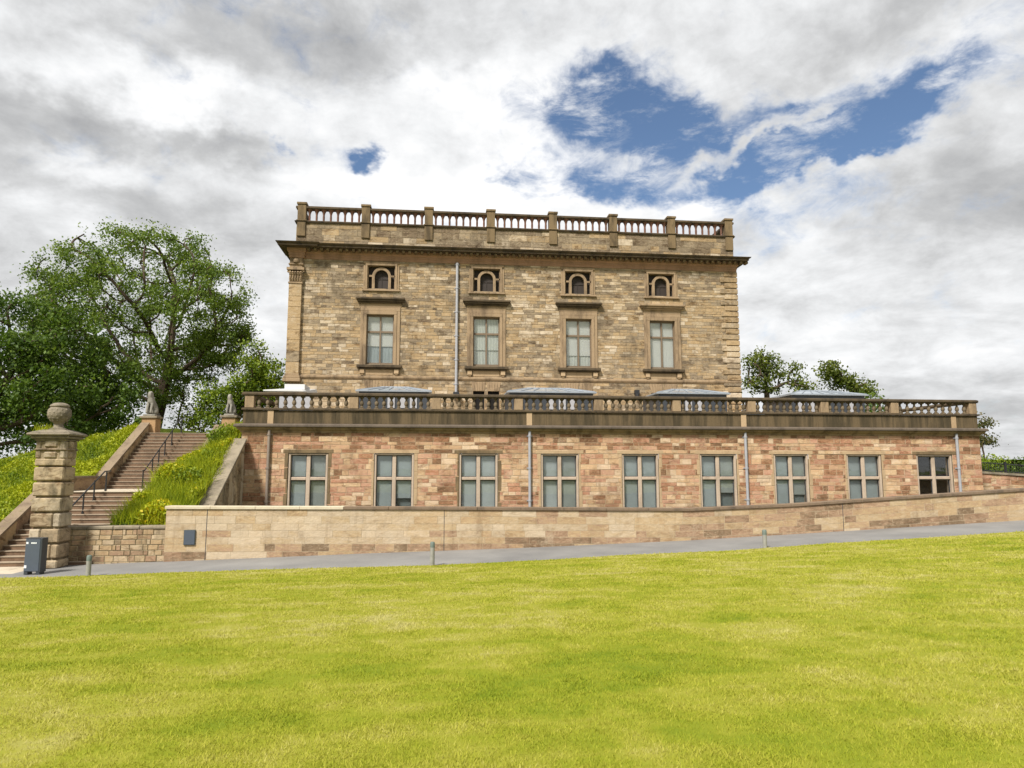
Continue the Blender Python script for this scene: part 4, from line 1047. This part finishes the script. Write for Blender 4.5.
# ------------------------------------------------------------------ trees
def leaf_quads(nr, P, size, tintv, droop=.0, aspect=.62):
    n = len(P); a = nr.uniform(0, 2*np.pi, n); tz = nr.uniform(-1, 1, n)
    N = np.stack([np.cos(a)*np.sqrt(1-tz**2), np.sin(a)*np.sqrt(1-tz**2), tz*.8+.35], 1); N /= np.linalg.norm(N, axis=1)[:, None]
    H = nr.normal(size=(n, 3)); U = np.cross(N, H); U /= np.linalg.norm(U, axis=1)[:, None]; V = np.cross(N, U)
    s = (size*nr.uniform(.6, 1.35, n))[:, None]
    q = np.stack([P-U*s*.5, P-V*s*aspect*.5, P+U*s*.5, P+V*s*aspect*.5], 1)
    return q.reshape(-1, 3)
def make_tree(name, base, label, cat, lobes, trunk_h, n_att, leafmat, seed, tip=.02, step=.55, clump=.5, per=34, leaf=.24, group=None, hollow=.35, trunk_r=None, gap=-.32, gsc=.9, lean=(0, 0), extra=(), kill=1.0, barkm=None, sag=0.0):
    """space-colonised limbs grown towards clump points inside the lobes, leaves set round the limb tips.
    lobes: (cx,cy,cz, rx,ry,rz, weight)"""
    nr = np.random.default_rng(seed)
    t = thing(name, base, label, cat, group)
    W_ = np.array([l[6] for l in lobes]); W_ = W_/W_.sum(); A = []
    while len(A) < n_att:
        l = lobes[nr.choice(len(lobes), p=W_)]
        d = nr.normal(size=3); d /= np.linalg.norm(d); r = (hollow+(1-hollow)*nr.random()**.6)
        p = np.array(l[:3]) + d*r*np.array(l[3:6])
        if mnoise.noise((p[0]*.33, p[1]*.33, p[2]*.42+seed)) < -.22: continue
        A.append(p)
    A = np.array(A); Aall = A.copy()
    b = np.array(base, float); nodes = [b]; par = [-1]
    k = max(2, int(trunk_h/step))
    for i in range(1, k+1):
        nodes.append(b + np.array([lean[0]*(i/k)**1.5, lean[1]*(i/k)**1.5, trunk_h*i/k])); par.append(len(nodes)-2)
    alive = np.ones(len(A), bool); infl = 6.0; best_d = np.full(len(A), 1e9); best_i = np.zeros(len(A), int); start = 0
    # the whole crown pulls from the fork at first
    for it in range(120):
        new = np.array(nodes[start:]); D = np.linalg.norm(A[:, None, :]-new[None], axis=2); m = D.argmin(1); dm = D[np.arange(len(A)), m]
        upd = dm < best_d; best_d[upd] = dm[upd]; best_i[upd] = m[upd]+start
        start = len(nodes); alive &= best_d > kill
        if not alive.any(): break
        acc = {}
        for ai in np.nonzero(alive)[0]:
            bi = int(best_i[ai])
            if bi < k*.55: bi = k
            v = A[ai]-nodes[bi]; acc.setdefault(bi, []).append(v/np.linalg.norm(v))
        grew = False
        for bi, vs in acc.items():
            v = np.sum(vs, 0); nv = np.linalg.norm(v)
            if nv < .15: v = vs[0]; nv = np.linalg.norm(v)
            pd = nodes[bi]-nodes[par[bi]] if par[bi] >= 0 else np.array([0, 0, 1.]); pd = pd/np.linalg.norm(pd)
            v = v/nv + pd*.35 + nr.normal(size=3)*.12; v /= np.linalg.norm(v)
            q = nodes[bi]+v*step
            if any(par[c] == bi and np.linalg.norm(nodes[c]-q) < step*.25 for c in range(max(0, len(nodes)-400), len(nodes))): continue
            nodes.append(q); par.append(bi); grew = True
        if not grew: break
    N = len(nodes); nd = np.array(nodes); ch = [[] for _ in range(N)]
    for i in range(1, N): ch[par[i]].append(i)
    rad = np.zeros(N)
    for i in range(N-1, -1, -1):
        rad[i] = tip if not ch[i] else (sum(rad[c]**2.35 for c in ch[i]))**(1/2.35)
    if trunk_r: rad *= trunk_r/rad[0]; rad = np.maximum(rad, tip*.8)
    rad[0] *= 1.35; rad[1] *= 1.1
    mb = MB()
    # chains
    def chain(i0, i1):
        c = [i0, i1]
        while ch[c[-1]]:
            nx = max(ch[c[-1]], key=lambda q: rad[q]); c.append(nx)
        return c
    stack = [(0, max(ch[0], key=lambda q: rad[q]))]
    while stack:
        c = chain(*stack.pop())
        rr = [float(min(rad[c[1]]*1.15, rad[c[0]]))] + [float(rad[q]) for q in c[1:]]
        mb.tube([nd[q] for q in c], rr, 7 if rr[0] > .12 else 5, cap=False)
        for q in c[1:]:
            if ch[q]:
                big = max(ch[q], key=lambda z: rad[z])
                for z in ch[q]:
                    if z != big: stack.append((q, z))
    mb.build('trunk', barkm or M['bark'], t, smooth=True)
    # leaves
    thin = [i for i in range(N) if rad[i] < tip*2.4 and i > k]
    cen = np.vstack([nd[thin], Aall]) if thin else Aall
    P = np.repeat(cen, per, 0); cl_t = np.repeat(nr.uniform(-.18, .18, len(cen)), per)
    off = nr.normal(size=(len(P), 3))*np.array([clump, clump, clump*.62]); P = P+off
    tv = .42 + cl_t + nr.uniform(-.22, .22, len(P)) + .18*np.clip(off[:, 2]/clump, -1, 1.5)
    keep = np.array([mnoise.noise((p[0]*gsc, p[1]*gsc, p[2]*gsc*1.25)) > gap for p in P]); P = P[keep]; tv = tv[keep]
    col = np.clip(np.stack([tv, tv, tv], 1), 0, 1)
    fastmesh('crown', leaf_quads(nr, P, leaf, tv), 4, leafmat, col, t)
    return t
make_tree('tree', (-24.0, 62, 1.2), 'tall spreading broadleaf tree with a wide open dome crown and bare forking limbs', 'tree',
          [(-25.2, 62, 13.3, 9.0, 8, 8.0, 3), (-26, 62, 12.8, 9.0, 7, 4.6, 1.0), (-19.6, 62, 12, 3.2, 5, 3.2, .5)], 6.6, 950, M['leaf_big'], 11, tip=.024, clump=.50, per=92, gap=-.03, gsc=.58, leaf=.205, hollow=.62, trunk_r=.52, lean=(.9, 0), kill=.95, step=.6)
make_tree('tree', (-33, 54, -.5), 'dense dark green tree at the left edge beyond the gate pier', 'tree',
          [(-33, 54, 7.0, 6.5, 5, 6.8, 2), (-27.8, 53, 6.2, 4.2, 4, 5.0, 1.4), (-28, 53, 9.6, 3, 3, 3.6, .6), (-24.6, 54, 5.2, 2.4, 3, 2.9, .8), (-36, 54, 9, 4, 4, 3.4, .6)], 3.4, 640, M['leaf_dark'], 12, tip=.03, clump=.6, per=78, gap=-.10, gsc=.7, leaf=.24, hollow=.4, trunk_r=.45, kill=1.15, step=.6)
make_tree('tree', (-16.0, 58, 1.9), 'olive green bushy tree behind the terrace corner, left of the mansion', 'tree',
          [(-15.9, 58, 7.7, 2.3, 2.4, 2.9, 2), (-14.2, 58, 6.7, 2.0, 2.4, 2.3, 1.2), (-17.4, 58, 5.4, 1.6, 2.0, 2.3, .8), (-14.6, 58, 5, 2.6, 2.4, 2.0, .8)], 2.2, 240, M['leaf_shrub'], 13, tip=.03, clump=.45, per=64, leaf=.22, gap=-.2, hollow=.3, trunk_r=.24, kill=1.1)
make_tree('tree', (-20.6, 60, 1.8), 'small airy tree seen above the top of the stairs', 'tree',
          [(-20.2, 60, 5.5, 1.7, 1.8, 1.9, 1), (-19.3, 60, 4.0, 1.6, 1.6, 1.5, .8), (-21.0, 60, 4.2, 1.3, 1.6, 1.4, .5)], 1.2, 110, M['leaf_shrub'], 14, tip=.022, clump=.4, per=18, leaf=.22, hollow=.2, trunk_r=.13, kill=.8, step=.4)
make_tree('tree', (-32.5, 66, .0), 'leafy dark tree behind the bank between the gate pier and the stair top', 'tree',
          [(-31.5, 66, 4.6, 3.0, 3, 3.4, 1), (-36, 66, 5, 4.5, 3, 5, 1)], 1.5, 170, M['leaf_dark'], 15, tip=.03, clump=.7, per=30, leaf=.34, hollow=.2, trunk_r=.25, kill=1.1)
make_tree('tree', (39.2, 80, 1.2), 'thin open tree rising behind the terrace just right of the mansion', 'tree',
          [(38.2, 80, 13.0, 2.2, 2, 1.6, 1), (41.0, 80, 11.5, 3.2, 2.5, 1.6, 1.4), (38.5, 80, 10.2, 2.5, 2, 1.2, .8), (42.5, 80, 10.0, 3, 2, 1.0, .8)], 7.4, 150, M['leaf_olive'], 16, tip=.035, clump=.46, per=24, leaf=.34, hollow=.2, trunk_r=.32, kill=.9)
make_tree('tree', (50.5, 80, 1.2), 'ragged tree top showing above the right end of the terrace balustrade', 'tree',
          [(47.6, 80, 12.0, 1.5, 1.6, 1.4, .8), (49.4, 80, 10.6, 2.4, 2, 1.2, 1.2), (51.8, 80, 9.9, 2.4, 2, 1.0, 1.2)], 6.4, 130, M['leaf_olive'], 17, tip=.035, clump=.46, per=26, leaf=.34, hollow=.15, trunk_r=.3, kill=.9)
make_tree('tree', (46.4, 55.5, -.4), 'small bronze leaved tree beside the right end of the low wing', 'tree',
          [(46.3, 55.5, 4.0, .9, .9, .7, 1), (45.6, 55.5, 3.2, .8, .8, .5, .7), (46.6, 55.5, 2.5, .8, .8, .5, .8), (45.2, 55.5, 1.4, 1, 1, .8, .8)], 1.2, 46, M['leaf_red'], 18, tip=.02, clump=.26, per=22, leaf=.2, hollow=.1, trunk_r=.08, kill=.5, step=.3)
def make_shrub(x, y, z, rx, ry, rz, n, m, seed, label, name='shrub', cat='shrub', leaf=.14):
    nr = np.random.default_rng(seed); t = thing(name, (x, y, z), label, cat)
    c = MB(); R_ = random.Random(seed)
    for k in range(7):
        a = R_.uniform(0, 6.28); c.tube([(x, y, z-.1), (x+math.cos(a)*rx*.4, y+math.sin(a)*ry*.4, z+rz*.8), (x+math.cos(a)*rx*.7, y+math.sin(a)*ry*.7, z+rz*1.4)], [.03, .02, .01], 5)
    c.build('stems', M['bark'], t)
    d = nr.normal(size=(n, 3)); d /= np.linalg.norm(d, axis=1)[:, None]; r = nr.random(n)**.4
    P = np.array([x, y, z+rz*.85]) + d*r[:, None]*np.array([rx, ry, rz]); P[:, 2] = np.maximum(P[:, 2], z)
    w_ = np.array([mnoise.noise((p[0]*1.6, p[1]*1.6, p[2]*1.8+seed)) for p in P]); P += d*w_[:, None]*.35; P = P[w_ > -.3]
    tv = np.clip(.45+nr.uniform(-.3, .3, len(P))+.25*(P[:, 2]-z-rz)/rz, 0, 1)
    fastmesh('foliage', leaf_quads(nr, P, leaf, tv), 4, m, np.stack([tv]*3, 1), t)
make_shrub(-11.9, 40.8, 1.3, .9, .9, .62, 2200, M['leaf_shrub'], 61, 'round yellow green shrub against the left end of the low wing')
make_shrub(-11.9, 38.4, .1, .7, .8, .55, 1500, M['leaf_shrub'], 62, 'darker green shrub beside the sloping stone wall')
for k, (x_, y_, z_, sc_, lb) in enumerate([(-12.2, 36.2, -1.0, .75, 'mid green leafy shrub on the bank left of the sloping stone wall'), (-12.1, 42.6, 1.3, .6, 'pale green shrub near the top of the bank beside the stairs'),
        (-12.3, 33.4, -2.3, .6, 'low bushy green plant just behind the rough garden wall')]):
    make_shrub(x_, y_, z_, sc_*1.1, sc_, sc_*.8, int(2400*sc_), M['leaf_shrub'], 80+k, lb)
make_shrub(-18.9, 46.8, 2.7, .6, .6, .36, 800, M['leaf_dark'], 63, 'small dark green bush at the foot of the left statue pedestal')
make_shrub(35.5, 46, -.2, 1.7, 1, .75, 2200, M['leaf_dark'], 64, 'dark clipped bush behind the iron railing nearest the low wing')
make_shrub(38.8, 46, -.4, 1.9, 1, .75, 2400, M['leaf_shrub'], 65, 'green bush behind the iron railing at the right edge')
make_shrub(42.5, 66, 1.0, 4.2, 2, 3.7, 9000, M['leaf_dark'], 67, 'dark green thicket seen through the right end of the terrace balustrade', leaf=.26)
make_shrub(43.5, 47, -.6, 3, 1, .9, 2400, M['leaf_dark'], 66, 'broad dark hedge behind the iron railing past the right edge')

# ------------------------------------------------------------------ bank planting (uncountable)
def planting(name, label, pts_fn, n, seed, hmin, hmax, mats, blades=10000, flowers=0.0, leaf=.13):
    nr = np.random.default_rng(seed); V = []; T = []
    pts = [pts_fn(nr) for _ in range(n)]
    pts = np.array([p for p in pts if p is not None])
    hz = np.array([hill_z(p[0], p[1]) for p in pts])
    lump = np.array([mnoise.noise((p[0]*.7, p[1]*.7, seed)) for p in pts])
    h = (hmin+(hmax-hmin)*np.clip(.5+lump, 0, 1))*nr.random(len(pts))**.6
    P = np.column_stack([pts, hz+h])
    tv = np.clip(.38+.62*lump+nr.uniform(-.22, .22, len(P))+.25*(h/hmax-.5), 0, .63)
    if flowers:
        fl_ = (nr.random(len(P)) < flowers*(lump > .18)) & (h > .5*hmax*.6); tv[fl_] = nr.uniform(.86, 1, fl_.sum())
    q = leaf_quads(nr, P, leaf, tv)
    # tall grass blades, as narrow quads
    bi = nr.integers(0, len(pts), blades); b = pts[bi]+nr.normal(size=(blades, 2))*.08; bz = np.array([hill_z(p[0], p[1]) for p in b]); bh = (hmin+.7*hmax)*nr.uniform(.5, 1.2, blades)
    a = nr.uniform(0, 6.28, blades); w_ = .014; lean = nr.normal(size=(blades, 2))*.14
    U = np.stack([np.cos(a)*w_, np.sin(a)*w_, np.zeros(blades)], 1); B = np.column_stack([b, bz]); Tp = np.column_stack([b+lean*2, bz+bh]); Mi = np.column_stack([b+lean*.7, bz+bh*.6])
    q2 = np.stack([B-U, Mi-U, Tp, Mi+U], 1).reshape(-1, 3)
    tv2 = np.clip(.5+.35*lump[bi]+nr.uniform(-.2, .25, blades), 0, .85)
    al = np.concatenate([tv, tv2])
    o = fastmesh(name, np.vstack([q, q2]), 4, mats, np.stack([al]*3, 1)); return tag(o, label, 'planting', None, 'stuff')
def left_pts(nr):
    y = nr.uniform(29, 49); x = -18.55 - 14*nr.random()**1.3; return (x, y)
def right_pts(nr):
    y = nr.uniform(31.75, 46); x = nr.uniform(-13.75 + max(0, min(1, (y-39)/3))*.75, -11.15); return (x, y)
planting('bank_vegetation', 'bright yellow green ground cover on the bank left of the stairs', left_pts, 90000, 71, .15, .55, M['leaf_bright'], 16000)
planting('bank_vegetation', 'tall grass, weeds and yellow flowers on the bank between the stairs and the low wing', right_pts, 64000, 72, .2, 1.1, M['leaf_bright'], 20000, flowers=.16, leaf=.15)
def tuft(x, y, z, n, seed, label, spread=.25, h=.3):
    nr = np.random.default_rng(seed); b = nr.normal(size=(n, 2))*np.array([spread, .1])+np.array([x, y]); a = nr.uniform(0, 6.28, n); U = np.stack([np.cos(a)*.015, np.sin(a)*.015, 0*a], 1)
    B = np.column_stack([b, np.full(n, z)]); T = B+np.column_stack([nr.normal(size=(n, 2))*.1, nr.uniform(.4, 1.1, n)*h]); tv = nr.uniform(.3, .8, n)
    o = fastmesh('weeds', np.stack([B-U, B+U, T], 1).reshape(-1, 3), 3, M['leaf_bright'], np.stack([tv]*3, 1)); tag(o, label, 'weeds', None, 'stuff')
tuft(-15.85, 30.2, zc+.3, 160, 1, 'green weeds growing on the cap of the gate pier', .22, .42); 

# ------------------------------------------------------------------ lawn blades
nr = np.random.default_rng(99); NB = 800000
# polar spread round the place one stands: density falls with distance, blades get coarser tufts
r = 2.4*(42/2.4)**(nr.random(NB)**.80); th = nr.uniform(RAD(-46), RAD(58), NB)
x = r*np.sin(th); y = r*np.cos(th)
edge = np.interp(x, [-60, -20, -10, 0, 7, 12, 60], [28.2, 27.7, 27.4, 26.3, 26.9, 27.0, 27.0]) + nr.normal(size=NB)*.12
ok = (y < edge) & (y > .5); x, y, r = x[ok], y[ok], r[ok]; n = len(x)
z = np.array([lawn_z(a, b) for a, b in zip(x.tolist(), y.tolist())])
hh = (.020+.0004*r)*nr.uniform(.4, 1.6, n); ww = (.0012+.0006*r)*nr.uniform(.7, 1.3, n)
a = nr.uniform(0, 2*np.pi, n); U = np.stack([np.cos(a)*ww, np.sin(a)*ww, 0*a], 1); B = np.stack([x, y, z-.004], 1)
T = B + np.stack([nr.normal(size=n)*hh*.55, nr.normal(size=n)*hh*.55, hh], 1)
tv = np.clip(nr.random(n), 0, 1)
g = fastmesh('grass', np.stack([B-U, B+U, T], 1).reshape(-1, 3), 3, M['grass'], np.stack([tv]*3, 1))
tag(g, 'short mown yellow green grass covering the sloping lawn', 'grass', None, 'stuff')
